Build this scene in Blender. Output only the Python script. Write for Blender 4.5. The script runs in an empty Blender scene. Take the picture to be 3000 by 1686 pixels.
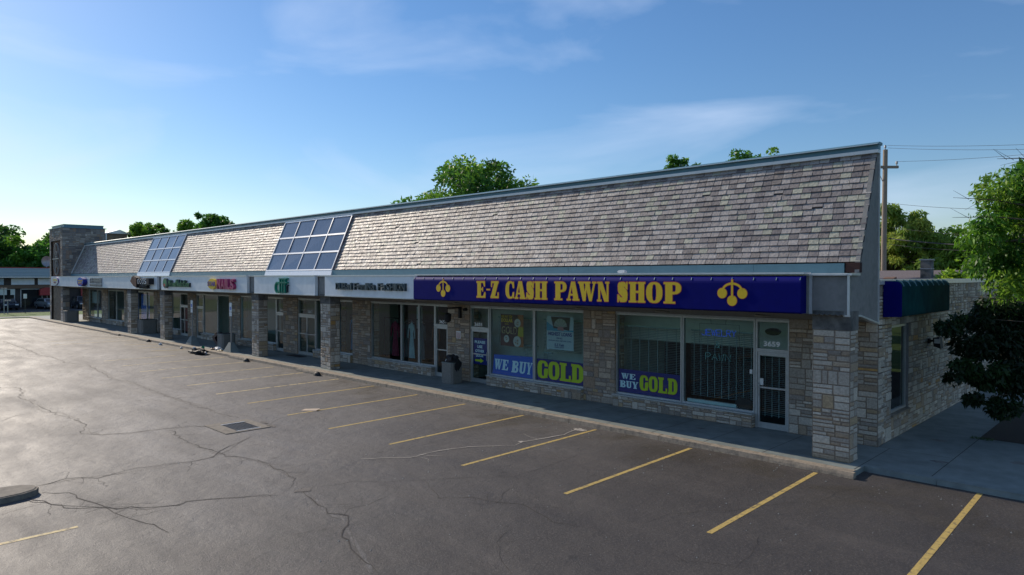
import bpy, math, random
import numpy as np
from mathutils import Vector, Matrix
R=math.radians
rnd=random.Random(7)
sc=bpy.context.scene
col=sc.collection
# ------------------------------------------------------------ camera
cam=bpy.data.cameras.new('camera'); cam.sensor_width=36; cam.lens=24.0; cam.clip_end=3000; cam.clip_start=.1
co=bpy.data.objects.new('camera',cam); col.objects.link(co); sc.camera=co
yaw=R(45.4); pit=R(.86)
co.location=(0,0,4.26); co.rotation_euler=(R(90)-pit,0,R(90)-yaw)
# ------------------------------------------------------------ sky, sun, exposure
SUN_EL=R(28); SUN_AZ=R(-2.5)        # light travels along +X, a touch towards +Y
w=bpy.data.worlds.new('World'); sc.world=w; w.use_nodes=True
nt=w.node_tree; nt.nodes.clear()
def N(nt,t,**k):
    n=nt.nodes.new(t)
    for a,b in k.items(): setattr(n,a,b)
    return n
out=N(nt,'ShaderNodeOutputWorld'); bg=N(nt,'ShaderNodeBackground'); sky=N(nt,'ShaderNodeTexSky')
sky.sky_type='NISHITA'; sky.sun_disc=False; sky.sun_elevation=SUN_EL; sky.sun_rotation=R(270)+SUN_AZ
sky.air_density=1.15; sky.dust_density=.28; sky.ozone_density=2.6; sky.altitude=200
tc=N(nt,'ShaderNodeTexCoord'); mp=N(nt,'ShaderNodeMapping'); mp.inputs['Location'].default_value=(6,9,4.2); mp.inputs['Scale'].default_value=(1.5,2.2,6.5); mp.inputs['Rotation'].default_value=(.12,.1,.9)
nz=N(nt,'ShaderNodeTexNoise'); nz.inputs['Scale'].default_value=1.25; nz.inputs['Detail'].default_value=10; nz.inputs['Roughness'].default_value=.5; nz.inputs['Distortion'].default_value=.5
rp=N(nt,'ShaderNodeValToRGB'); rp.color_ramp.elements[0].position=.46; rp.color_ramp.elements[0].color=(.06,.06,.06,1); rp.color_ramp.elements[1].position=.70; rp.color_ramp.elements[1].color=(.50,.50,.50,1)
mx=N(nt,'ShaderNodeMix',data_type='RGBA'); mx.inputs[7].default_value=(6.6,7.3,8.2,1)
bc=N(nt,'ShaderNodeMix',data_type='RGBA',blend_type='MULTIPLY'); bc.inputs[0].default_value=1; bc.inputs[7].default_value=(.90,.955,1.08,1)
L=nt.links.new
L(tc.outputs['Generated'],mp.inputs[0]); L(mp.outputs[0],nz.inputs[0]); L(nz.outputs[0],rp.inputs[0])
L(rp.outputs[0],mx.inputs[0]); hv=N(nt,'ShaderNodeHueSaturation'); hv.inputs['Saturation'].default_value=1.3; hv.inputs['Value'].default_value=.84; L(sky.outputs[0],hv.inputs['Color']); L(hv.outputs[0],mx.inputs[6]); L(mx.outputs[2],bc.inputs[6]); L(bc.outputs[2],bg.inputs[0]); L(bg.outputs[0],out.inputs[0])
bg.inputs[1].default_value=.10
sl=bpy.data.lights.new('sun','SUN'); sl.energy=3.8; sl.angle=R(.53); sl.color=(1,.875,.72)
so=bpy.data.objects.new('sun',sl); col.objects.link(so)
d=Vector((math.cos(SUN_EL)*math.cos(-SUN_AZ),math.cos(SUN_EL)*math.sin(-SUN_AZ),-math.sin(SUN_EL)))
so.rotation_euler=d.to_track_quat('-Z','Y').to_euler(); so.location=(-30,-5,40)
vs=sc.view_settings; vs.view_transform='Standard'; vs.look='None'; vs.gamma=1; vs.exposure=0.34; vs.use_curve_mapping=False
# ------------------------------------------------------------ helpers
class MB:
    def __init__(s): s.v=[]; s.f=[]; s.c=[]
    def q(s,pts,c=None):
        n=len(s.v); s.v+=[tuple(p) for p in pts]; s.f.append(tuple(range(n,n+len(pts)))); s.c.append(c or (1,1,1))
        return s
    def box(s,x0,x1,y0,y1,z0,z1,c=None,skip=''):
        n=len(s.v)
        s.v+=[(x0,y0,z0),(x1,y0,z0),(x1,y1,z0),(x0,y1,z0),(x0,y0,z1),(x1,y0,z1),(x1,y1,z1),(x0,y1,z1)]
        F={'b':(0,3,2,1),'t':(4,5,6,7),'f':(0,1,5,4),'r':(1,2,6,5),'k':(2,3,7,6),'l':(3,0,4,7)}
        for k,f in F.items():
            if k in skip: continue
            s.f.append(tuple(n+i for i in f)); s.c.append(c or (1,1,1))
        return s
    def hexa(s,p,c=None):      # 8 corners, bottom 4 then top 4
        n=len(s.v); s.v+=[tuple(a) for a in p]
        for f in ((0,3,2,1),(4,5,6,7),(0,1,5,4),(1,2,6,5),(2,3,7,6),(3,0,4,7)):
            s.f.append(tuple(n+i for i in f)); s.c.append(c or (1,1,1))
        return s
    def prism(s,prof,a,b,axis='x',c=None):   # profile extruded along an axis; prof = list of 2-tuples of the other axes
        def P(u,v,t): return {'x':(t,u,v),'y':(u,t,v),'z':(u,v,t)}[axis]
        n=len(s.v); k=len(prof)
        s.v+=[P(u,v,a) for u,v in prof]+[P(u,v,b) for u,v in prof]
        s.f.append(tuple(n+i for i in range(k))[::-1]); s.c.append(c or (1,1,1))
        s.f.append(tuple(n+k+i for i in range(k))); s.c.append(c or (1,1,1))
        for i in range(k):
            j=(i+1)%k; s.f.append((n+i,n+j,n+k+j,n+k+i)); s.c.append(c or (1,1,1))
        return s
    def tube(s,pts,r,k=8,c=None,caps=True):
        pts=[Vector(p) for p in pts]; m=len(pts); rs=r if isinstance(r,(list,tuple)) else [r]*m
        n=len(s.v); prev=None
        for i,p in enumerate(pts):
            t=(pts[min(i+1,m-1)]-pts[max(i-1,0)]).normalized()
            if prev is None: a=t.orthogonal().normalized()
            else:
                a=(prev-t*prev.dot(t)); a=a.normalized() if a.length>1e-6 else t.orthogonal().normalized()
            prev=a; b=t.cross(a)
            for j in range(k):
                an=2*math.pi*j/k; q=p+(a*math.cos(an)+b*math.sin(an))*rs[i]; s.v.append(tuple(q))
        for i in range(m-1):
            for j in range(k):
                j2=(j+1)%k; s.f.append((n+i*k+j,n+i*k+j2,n+(i+1)*k+j2,n+(i+1)*k+j)); s.c.append(c or (1,1,1))
        if caps:
            s.f.append(tuple(n+j for j in range(k))[::-1]); s.c.append(c or (1,1,1))
            s.f.append(tuple(n+(m-1)*k+j for j in range(k))); s.c.append(c or (1,1,1))
        return s
    def disc(s,cx,cz,rx,rz,y0,y1,k=28,c=None):  # elliptical plate facing -Y
        return s.prism([(cx+rx*math.cos(2*math.pi*i/k),cz+rz*math.sin(2*math.pi*i/k)) for i in range(k)],y0,y1,'y',c)
    def ring(s,cx,cz,rx,rz,w,y0,y1,k=28,c=None,a0=0,a1=2*math.pi):
        for i in range(k):
            t0=a0+(a1-a0)*i/k; t1=a0+(a1-a0)*(i+1)/k
            o=[(cx+rx*math.cos(t),cz+rz*math.sin(t)) for t in (t0,t1)]; n_=[(cx+(rx-w)*math.cos(t),cz+(rz-w)*math.sin(t)) for t in (t0,t1)]
            s.hexa([(o[0][0],y0,o[0][1]),(o[1][0],y0,o[1][1]),(n_[1][0],y0,n_[1][1]),(n_[0][0],y0,n_[0][1]),
                    (o[0][0],y1,o[0][1]),(o[1][0],y1,o[1][1]),(n_[1][0],y1,n_[1][1]),(n_[0][0],y1,n_[0][1])],c)
        return s
def tag(o,label=None,cat=None,group=None,kind=None):
    if label: o['label']=label
    if cat: o['category']=cat
    if group: o['group']=group
    if kind: o['kind']=kind
    return o
def wloc(o):
    v=Vector((0,0,0))
    while o: v=v+Vector(o.location); o=o.parent
    return v
def mesh_obj(name,me,mat,parent=None,loc=None):
    o=bpy.data.objects.new(name,me); col.objects.link(o)
    if mat: me.materials.append(mat)
    if parent: o.parent=parent
    return o
def build(mb,name,mat,parent=None,origin=None,smooth=False,local=False):
    off=Vector((0,0,0))
    if not local:
        off=wloc(parent) if parent else (Vector(origin) if origin else off)
    rt=parent
    while rt and rt.parent: rt=rt.parent
    if rt and 'SIGNX' in globals() and rt.name in SIGNX: mb.v=[(a*SXF,b,c) for a,b,c in mb.v]
    me=bpy.data.meshes.new(name)
    me.from_pydata([(a-off.x,b-off.y,c-off.z) for a,b,c in mb.v],[],mb.f)
    at=me.color_attributes.new('Col','FLOAT_COLOR','CORNER')
    cs=[]
    for f,c in zip(mb.f,mb.c): cs+=[c[0],c[1],c[2],1.0]*len(f)
    if len(me.loops)*4==len(cs): at.data.foreach_set('color',cs)
    if smooth: me.polygons.foreach_set('use_smooth',[True]*len(me.polygons))
    me.update()
    o=mesh_obj(name,me,mat,parent)
    if not parent and not local: o.location=off
    return o
def thing(name,label,cat,loc,group=None,rz=0):
    o=bpy.data.objects.new(name,None); col.objects.link(o); o.empty_display_size=.3
    o.location=loc; o.rotation_euler=(0,0,rz); tag(o,label,cat,group); return o
def copy_tree(o,parent=None):
    c=o.copy(); col.objects.link(c); c.parent=parent
    for ch in [x for x in bpy.data.objects if x.parent==o]: copy_tree(ch,c)
    return c
# ------------------------------------------------------------ materials
def mat(name,color=(.5,.5,.5),rough=.6,metal=0,vary=0.0,scale=6,bump=0,bscale=30,attr=False,spec=.5,coat=0,emit=None,alt=None,altpos=(.45,.65),stretch=None,detail=6,bdist=.01,rvary=0):
    m=bpy.data.materials.new(name); m.use_nodes=True; t=m.node_tree; b=t.nodes['Principled BSDF']; l=t.links.new
    b.inputs['Roughness'].default_value=rough; b.inputs['Metallic'].default_value=metal; b.inputs['Specular IOR Level'].default_value=spec
    b.inputs['Coat Weight'].default_value=coat; b.inputs['Coat Roughness'].default_value=.15
    tcn=N(t,'ShaderNodeTexCoord'); src=tcn.outputs['Object']
    if stretch:
        mpn=N(t,'ShaderNodeMapping'); mpn.inputs['Scale'].default_value=stretch; l(src,mpn.inputs[0]); src=mpn.outputs[0]
    if attr:
        at=N(t,'ShaderNodeVertexColor'); at.layer_name='Col'; base=at.outputs[0]
    else:
        rg=N(t,'ShaderNodeRGB'); rg.outputs[0].default_value=(*color,1); base=rg.outputs[0]
    nzn=N(t,'ShaderNodeTexNoise'); nzn.inputs['Scale'].default_value=scale; nzn.inputs['Detail'].default_value=detail; nzn.inputs['Roughness'].default_value=.62; l(src,nzn.inputs[0])
    if alt:
        rr=N(t,'ShaderNodeMapRange'); rr.inputs[1].default_value=altpos[0]; rr.inputs[2].default_value=altpos[1]; l(nzn.outputs[0],rr.inputs[0])
        mm=N(t,'ShaderNodeMix',data_type='RGBA'); mm.inputs[7].default_value=(*alt,1); l(rr.outputs[0],mm.inputs[0]); l(base,mm.inputs[6]); base=mm.outputs[2]
    if vary:
        nz2=N(t,'ShaderNodeTexNoise'); nz2.inputs['Scale'].default_value=scale*2.7; nz2.inputs['Detail'].default_value=detail; l(src,nz2.inputs[0])
        r2=N(t,'ShaderNodeMapRange'); r2.inputs[1].default_value=.3; r2.inputs[2].default_value=.7; r2.inputs[3].default_value=1-vary; r2.inputs[4].default_value=1+vary; l(nz2.outputs[0],r2.inputs[0])
        hs=N(t,'ShaderNodeHueSaturation'); l(base,hs.inputs['Color']); l(r2.outputs[0],hs.inputs['Value']); base=hs.outputs[0]
    l(base,b.inputs['Base Color'])
    if rvary:
        r3=N(t,'ShaderNodeMapRange'); r3.inputs[1].default_value=.3; r3.inputs[2].default_value=.7; r3.inputs[3].default_value=rough-rvary; r3.inputs[4].default_value=rough+rvary; l(nzn.outputs[0],r3.inputs[0]); l(r3.outputs[0],b.inputs['Roughness'])
    if bump:
        nb=N(t,'ShaderNodeTexNoise'); nb.inputs['Scale'].default_value=bscale; nb.inputs['Detail'].default_value=4; l(src,nb.inputs[0])
        bn=N(t,'ShaderNodeBump'); bn.inputs['Strength'].default_value=bump; bn.inputs['Distance'].default_value=bdist; l(nb.outputs[0],bn.inputs['Height']); l(bn.outputs[0],b.inputs['Normal'])
    if emit:
        b.inputs['Emission Color'].default_value=(*emit[0],1); b.inputs['Emission Strength'].default_value=emit[1]
    return m
M={}
M['stone']=mat('limestone',rough=.85,attr=True,vary=.22,scale=9,bump=.6,bscale=28,bdist=.02)
M['slate']=mat('slate',rough=.58,attr=True,vary=.16,scale=7,bump=.8,bscale=16,bdist=.015,spec=.42,rvary=.1,alt=(.10,.088,.085),altpos=(.58,.72))
M['stucco']=mat('gray_stucco',(.24,.235,.225),.9,vary=.08,scale=3,bump=.5,bscale=90,alt=(.18,.18,.175),altpos=(.5,.75))
M['stucco_stain']=mat('stained_stone_block',(.17,.165,.155),.9,vary=.15,scale=2.2,bump=.5,bscale=60,alt=(.045,.045,.045),altpos=(.42,.7))
M['fascia']=mat('white_fascia_metal',(.80,.83,.85),.38,vary=.05,scale=1.2,alt=(.70,.75,.79),altpos=(.4,.7))
M['trim']=mat('pale_metal_trim',(.66,.67,.67),.35,metal=.35,vary=.06,scale=3)
M['band']=mat('blue_gray_metal_band',(.10,.21,.26),.5,metal=.1,vary=.07,scale=2)
M['alum']=mat('brushed_aluminium',(.46,.48,.48),.40,metal=.5,vary=.08,scale=6)
M['darkalum']=mat('dark_frame_metal',(.07,.075,.08),.4,metal=.5)
M['bronze']=mat('bronze_mullion',(.30,.2,.2),.35,metal=.6)
M['concrete']=mat('sidewalk_concrete',(.185,.215,.205),.8,vary=.12,scale=1.3,bump=.35,bscale=70,alt=(.135,.155,.15),altpos=(.45,.7))
M['kerb']=mat('kerb_concrete',(.29,.24,.18),.85,vary=.16,scale=6,bump=.6,bscale=60,alt=(.15,.13,.105),altpos=(.45,.68))
M['yellow']=mat('worn_yellow_paint',(.46,.33,.10),.7,vary=.16,scale=8,bump=.3,bscale=90,alt=(.17,.13,.075),altpos=(.52,.66))
M['yellow_faded']=mat('faded_yellow_paint',(.60,.47,.22),.75,vary=.25,scale=5,alt=(.16,.13,.10),altpos=(.48,.62))
M['crack']=mat('crack_dirt',(.044,.039,.036),.95,vary=.3,scale=8,alt=(.06,.052,.046),altpos=(.5,.62))  # dark dirt tone of the cracks and joints themselves
M['crackl']=mat('weathered_joint',(.054,.048,.044),.72,vary=.3,scale=6,alt=(.09,.08,.072),altpos=(.38,.55))
M['seam']=mat('worn_crack_seam',(.072,.066,.062),.66,vary=.5,scale=5,bump=.8,bscale=30,alt=(.10,.093,.087),altpos=(.42,.56))
M['chalk']=mat('pale_crack_filler',(.34,.31,.27),.9,vary=.3,scale=14)
M['gravel']=mat('broken_asphalt_edge',(.14,.125,.11),.95,vary=.5,scale=30,bump=.8,bscale=60)
M['navy']=mat('navy_awning_vinyl',(.003,.005,.14),.6,vary=.08,scale=2,spec=.08)
M['green_aw']=mat('faded_awning_vinyl',(.002,.035,.045),.75,vary=.2,scale=1.2,spec=.03,alt=(.004,.05,.058),altpos=(.45,.65))
M['gold']=mat('yellow_lettering',(.85,.55,.012),.5,vary=.05,scale=5)
M['red']=mat('red_lettering_outline',(.55,.07,.05),.55)
M['black']=mat('black_plastic',(.012,.012,.014),.7,vary=.2,scale=8)
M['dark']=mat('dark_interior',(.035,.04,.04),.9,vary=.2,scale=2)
M['room']=mat('painted_interior_wall',(.66,.70,.62),.9,vary=.05,scale=2)
M['blind']=mat('teal_gray_blind_slats',(.30,.40,.40),.6)
M['tape']=mat('blind_ladder_tape',(.24,.32,.32),.7)
M['vblind']=mat('pale_vertical_blinds',(.50,.60,.60),.7,vary=.06,scale=3)
M['wood']=mat('weathered_pole_wood',(.27,.22,.17),.9,vary=.25,scale=3,stretch=(8,8,.6),bump=.5,bscale=20)
M['bark']=mat('tree_bark',(.09,.07,.05),.95,vary=.3,scale=6,bump=.6,bscale=18)
M['grass']=mat('lawn_grass',(.075,.14,.022),.95,vary=.35,scale=2.2,bump=.8,bscale=25,alt=(.13,.17,.04),altpos=(.45,.7),bdist=.05)
M['mulch']=mat('planting_bed_mulch',(.03,.022,.016),.95,vary=.4,scale=14,bump=.8,bscale=40,bdist=.03)
M['metal_gray']=mat('galvanised_gray',(.32,.33,.34),.45,metal=.6,vary=.1,scale=4)
M['aggregate']=mat('exposed_aggregate',(.20,.19,.17),.95,vary=.55,scale=26,bump=.8,bscale=55)
M['white']=mat('white_paint',(.75,.76,.74),.5,vary=.04,scale=3)
M['numw']=mat('white_vinyl_numbers',(.9,.92,.92),.5)
M['blue_wall']=mat('blue_banner',(.008,.11,.55),.6)
M['navyp']=mat('navy_poster',(.004,.01,.19),.6)
M['lime']=mat('lime_yellow_print',(.72,.74,.01),.6)
M['ltxt']=mat('pale_blue_print',(.78,.88,.95),.6)
M['attr']=mat('printed_surface',rough=.55,attr=True)
M['cloth']=mat('gown_fabric',rough=.85,attr=True,vary=.12,scale=5)
M['neon_blue']=mat('blue_neon_tube',(.02,.08,.5),.3,emit=((.02,.09,.75),.25))
M['neon_off']=mat('unlit_neon_tube',(.22,.52,.52),.35)
M['brickd']=mat('brown_brick_infill',(.17,.115,.075),.9,vary=.25,scale=7,bump=.5,bscale=20)
M['rust']=mat('brown_stone_recess',(.16,.085,.055),.85,vary=.2,scale=5)
M['roofing']=mat('flat_roof_membrane',(.2,.2,.2),.9,vary=.1)
M['shingle_far']=mat('gray_asphalt_shingles',(.15,.125,.125),.9,vary=.35,scale=5,stretch=(1,4,1))
M['neigh_band']=mat('ribbed_pale_blue_metal',(.34,.43,.50),.45,metal=.2,vary=.06)
M['neigh_wall']=mat('dark_brown_shop_wall',(.055,.045,.04),.8,vary=.2,scale=1)
M['carpaint']=mat('dark_blue_car_paint',(.02,.03,.045),.25,metal=.4,coat=.8)
M['carpaint2']=mat('silver_car_paint',(.30,.33,.36),.3,metal=.6,coat=.7)
M['redp']=mat('red_painted_metal',(.35,.03,.03),.5)
M['green_letter']=mat('green_letter_face',(.012,.20,.07),.45,vary=.2,scale=4)
M['teal_letter']=mat('teal_letter_edge',(.0,.26,.17),.4)
M['pink_letter']=mat('raspberry_letter_face',(.40,.035,.13),.45)
M['purple_letter']=mat('violet_letter_face',(.11,.045,.28),.5)
M['dark_letter']=mat('dark_teal_letter_edge',(.02,.045,.055),.5)
M['letterface']=mat('weathered_letter_face',(.045,.085,.10),.5)
M['asphalt_dark']=mat('street_asphalt',(.05,.05,.052),.85,vary=.15,scale=1,bump=.4,bscale=60)
M['gapbrown']=mat('dark_brown_rusty_plate',(.05,.022,.018),.9)
M['oldconc']=mat('old_dirty_concrete',(.20,.175,.14),.9,vary=.15,scale=5,bump=.5,bscale=50,alt=(.13,.115,.095),altpos=(.45,.7))

def glass_mat(name,tint,refl=1.0,rough=0.0,ior=1.5,trans=.75):
    m=bpy.data.materials.new(name); m.use_nodes=True; t=m.node_tree; t.nodes.clear(); l=t.links.new
    o=N(t,'ShaderNodeOutputMaterial'); g=N(t,'ShaderNodeBsdfGlossy'); g.inputs['Roughness'].default_value=rough; g.inputs[0].default_value=(refl,refl,refl,1)
    tr=N(t,'ShaderNodeBsdfTransparent'); tr.inputs[0].default_value=(*[c*trans for c in tint],1)
    lw=N(t,'ShaderNodeLayerWeight'); lw.inputs[0].default_value=.5; pw=N(t,'ShaderNodeMath',operation='POWER'); pw.inputs[1].default_value=3.6; l(lw.outputs['Facing'],pw.inputs[0])
    nz=N(t,'ShaderNodeTexNoise'); nz.inputs['Scale'].default_value=.8; bp=N(t,'ShaderNodeBump'); bp.inputs['Strength'].default_value=.05; bp.inputs['Distance'].default_value=.02
    tcn=N(t,'ShaderNodeTexCoord'); l(tcn.outputs['Object'],nz.inputs[0]); l(nz.outputs[0],bp.inputs['Height']); l(bp.outputs[0],g.inputs['Normal'])
    mm=N(t,'ShaderNodeMath',operation='MULTIPLY_ADD'); mm.inputs[1].default_value=.92; mm.inputs[2].default_value=.055; mm.use_clamp=True; l(pw.outputs[0],mm.inputs[0])
    x=N(t,'ShaderNodeMixShader'); l(mm.outputs[0],x.inputs[0]); l(tr.outputs[0],x.inputs[1]); l(g.outputs[0],x.inputs[2]); l(x.outputs[0],o.inputs[0])
    return m
M['glass']=glass_mat('storefront_glass',(.80,.96,.95),.55,trans=.98)
M['skyglass']=mat('dusty_skylight_glass',(.085,.12,.18),.09,vary=.25,scale=2,spec=.9,rvary=.03,stretch=(9,1,1))

def asphalt_mat():
    m=bpy.data.materials.new('parking_lot_asphalt'); m.use_nodes=True; t=m.node_tree; b=t.nodes['Principled BSDF']; l=t.links.new
    tcn=N(t,'ShaderNodeTexCoord'); P=tcn.outputs['Object']
    def noise(sc_,det=6,ro=.6,st=None,dist=0):
        n=N(t,'ShaderNodeTexNoise'); n.inputs['Scale'].default_value=sc_; n.inputs['Detail'].default_value=det; n.inputs['Roughness'].default_value=ro; n.inputs['Distortion'].default_value=dist
        if st:
            q=N(t,'ShaderNodeMapping'); q.inputs['Scale'].default_value=st; l(P,q.inputs[0]); l(q.outputs[0],n.inputs[0])
        else: l(P,n.inputs[0])
        return n.outputs[0]
    def rng(x,a,b_,c=0,d=1):
        n=N(t,'ShaderNodeMapRange'); n.inputs[1].default_value=a; n.inputs[2].default_value=b_; n.inputs[3].default_value=c; n.inputs[4].default_value=d; l(x,n.inputs[0]); return n.outputs[0]
    def mix(f,a,b_):
        n=N(t,'ShaderNodeMix',data_type='RGBA')
        for k,x in ((6,a),(7,b_)):
            if isinstance(x,tuple): n.inputs[k].default_value=(*x,1)
            else: l(x,n.inputs[k])
        l(f,n.inputs[0]); return n.outputs[2]
    def mul(a,b_):
        n=N(t,'ShaderNodeMath',operation='MULTIPLY')
        l(a,n.inputs[0])
        if isinstance(b_,(int,float)): n.inputs[1].default_value=b_
        else: l(b_,n.inputs[1])
        return n.outputs[0]
    c=mix(rng(noise(.16,7,.62,(1,1.5,1),.5),.38,.62),(.078,.073,.072),(.112,.105,.101))
    sx=N(t,'ShaderNodeSeparateXYZ'); l(P,sx.inputs[0])
    wob=N(t,'ShaderNodeMath',operation='MULTIPLY_ADD'); wob.inputs[1].default_value=7.0; l(noise(.16,4,.6),wob.inputs[0]); l(sx.outputs[0],wob.inputs[2])
    c=mix(mul(rng(wob.outputs[0],-13,-5),.8),c,(.034,.028,.025))                             # darker brown tone towards the near bays
    c=mix(mul(rng(noise(.5,7,.65,(.35,1.6,1)),.5,.72),.7),c,(.082,.071,.064))        # worn drag marks
    c=mix(mul(rng(noise(1.1,8,.7,dist=1.2),.56,.74),.6),c,(.032,.029,.028))               # blotches
    sep=N(t,'ShaderNodeSeparateXYZ'); l(P,sep.inputs[0])
    near=mul(rng(sep.outputs[1],11.6,14.2),rng(noise(.55,6,.6,(1.1,.8,1),.6),.5,.66))
    c=mix(mul(near,.75),c,(.034,.026,.015))                                                 # oily brown patches at the bay heads
    vor=N(t,'ShaderNodeTexVoronoi'); vor.inputs['Scale'].default_value=1.4; vor.inputs['Randomness'].default_value=1; l(P,vor.inputs[0])
    c=mix(mul(mul(rng(vor.outputs['Distance'],.16,.05),rng(noise(1.3,3),.5,.6)),.8),c,(.018,.016,.015))       # oil drips
    trk=mul(rng(noise(3.2,4,.6,(.12,3.0,1),.4),.56,.7),rng(noise(.35,3),.42,.6))
    c=mix(mul(trk,.45),c,(.036,.032,.031))                                                   # faint tyre tracks
    c=mix(mul(rng(noise(26,5,.8),.52,.68),.6),c,(.19,.175,.16))                              # aggregate specks
    c=mix(mul(rng(noise(17,5,.8),.53,.66),.65),c,(.022,.019,.018))
    l(c,b.inputs['Base Color'])
    r=rng(noise(.6,6,.6,(.5,1.5,1)),.32,.68,.55,.74); l(r,b.inputs['Roughness'])
    b.inputs['Specular IOR Level'].default_value=.5
    b1=N(t,'ShaderNodeBump'); b1.inputs['Strength'].default_value=.9; b1.inputs['Distance'].default_value=.012; l(noise(34,5,.8),b1.inputs['Height'])
    b2=N(t,'ShaderNodeBump'); b2.inputs['Strength'].default_value=.5; b2.inputs['Distance'].default_value=.12; l(noise(.8,6,.6),b2.inputs['Height']); l(b1.outputs[0],b2.inputs['Normal'])
    l(b2.outputs[0],b.inputs['Normal'])
    return m
M['asphalt']=asphalt_mat()

def leaf_mat(name,trans=.35):
    m=bpy.data.materials.new(name); m.use_nodes=True; t=m.node_tree; t.nodes.clear(); l=t.links.new
    o=N(t,'ShaderNodeOutputMaterial'); at=N(t,'ShaderNodeVertexColor'); at.layer_name='Col'
    p=N(t,'ShaderNodeBsdfPrincipled'); p.inputs['Roughness'].default_value=.5; p.inputs['Specular IOR Level'].default_value=.35; l(at.outputs[0],p.inputs[0])
    tr=N(t,'ShaderNodeBsdfTranslucent'); hs=N(t,'ShaderNodeHueSaturation'); hs.inputs['Value'].default_value=1.7; hs.inputs['Hue'].default_value=.495; l(at.outputs[0],hs.inputs['Color']); l(hs.outputs[0],tr.inputs[0])
    x=N(t,'ShaderNodeMixShader'); x.inputs[0].default_value=trans; l(p.outputs[0],x.inputs[1]); l(tr.outputs[0],x.inputs[2]); l(x.outputs[0],o.inputs[0])
    return m
M['darkglass']=mat('dark_window_glass',(.012,.018,.022),.12)
M['leaf']=leaf_mat('tree_leaves')

# ------------------------------------------------------------ text
def text_part(s,x0,x1,z0,z1,y,name,m,parent,depth=.004,bold=0.0,shear=0,facing='-y',fit=True):
    cu=bpy.data.curves.new('txt','FONT'); cu.body=s; cu.offset=bold; cu.shear=shear; cu.size=1; cu.extrude=.01; cu.resolution_u=3
    o=bpy.data.objects.new('txt',cu); col.objects.link(o)
    dg=bpy.context.evaluated_depsgraph_get(); dg.update()
    me=bpy.data.meshes.new_from_object(o.evaluated_get(dg)); bpy.data.objects.remove(o); bpy.data.curves.remove(cu)
    rt=parent
    while rt and rt.parent: rt=rt.parent
    if rt and 'SIGNX' in globals() and rt.name in SIGNX: x0*=SXF; x1*=SXF
    n=len(me.vertices); a=np.zeros(n*3); me.vertices.foreach_get('co',a); a=a.reshape(-1,3)
    mn=a.min(0); mx_=a.max(0)
    off=wloc(parent) if parent else Vector((0,0,0))
    u=(a[:,0]-mn[0])/(mx_[0]-mn[0]); v=(a[:,1]-mn[1])/(mx_[1]-mn[1]); dd=(a[:,2]-mn[2])/max(1e-6,mx_[2]-mn[2])
    b=np.stack([x0+u*(x1-x0)-off.x, y-dd*depth-off.y, z0+v*(z1-z0)-off.z],1)
    me.vertices.foreach_set('co',b.ravel()); me.materials.clear()
    me.color_attributes.new('Col','FLOAT_COLOR','CORNER')
    me.name=name; me.update()
    return mesh_obj(name,me,m,parent)

# slab-serif display letters drawn as unions of shapes on a fine grid
GX,GY=60,60
_yy,_xx=np.mgrid[0:GY,0:GX]; _xx=(_xx+.5)/GX; _yy=(_yy+.5)/GY
def g_rect(a,b,c,d_): return (_xx>=a)&(_xx<=c)&(_yy>=b)&(_yy<=d_)
def g_ell(cx,cy,rx,ry,p=2.4): return (np.abs((_xx-cx)/rx)**p+np.abs((_yy-cy)/ry)**p)<=1
def g_poly(pts):
    ins=np.zeros_like(_xx,bool); n=len(pts)
    for i in range(n):
        x0,y0=pts[i]; x1,y1=pts[(i+1)%n]
        if y0==y1: continue
        cnd=((y0>_yy)!=(y1>_yy))&(_xx<(x1-x0)*(_yy-y0)/(y1-y0)+x0); ins^=cnd
    return ins
def g_str(pts,wd):
    o=np.zeros_like(_xx,bool)
    for i in range(len(pts)-1):
        x0,y0=pts[i]; x1,y1=pts[i+1]; L2=(x1-x0)**2+(y1-y0)**2
        tt=np.clip(((_xx-x0)*(x1-x0)+(_yy-y0)*(y1-y0))/L2,0,1)
        w0=wd[i] if isinstance(wd,list) else wd; w1=wd[i+1] if isinstance(wd,list) else wd
        ww=w0+(w1-w0)*tt
        o|=(((_xx-x0-tt*(x1-x0)))**2+((_yy-y0-tt*(y1-y0))*.75)**2)<=(ww/2)**2
    return o
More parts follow.
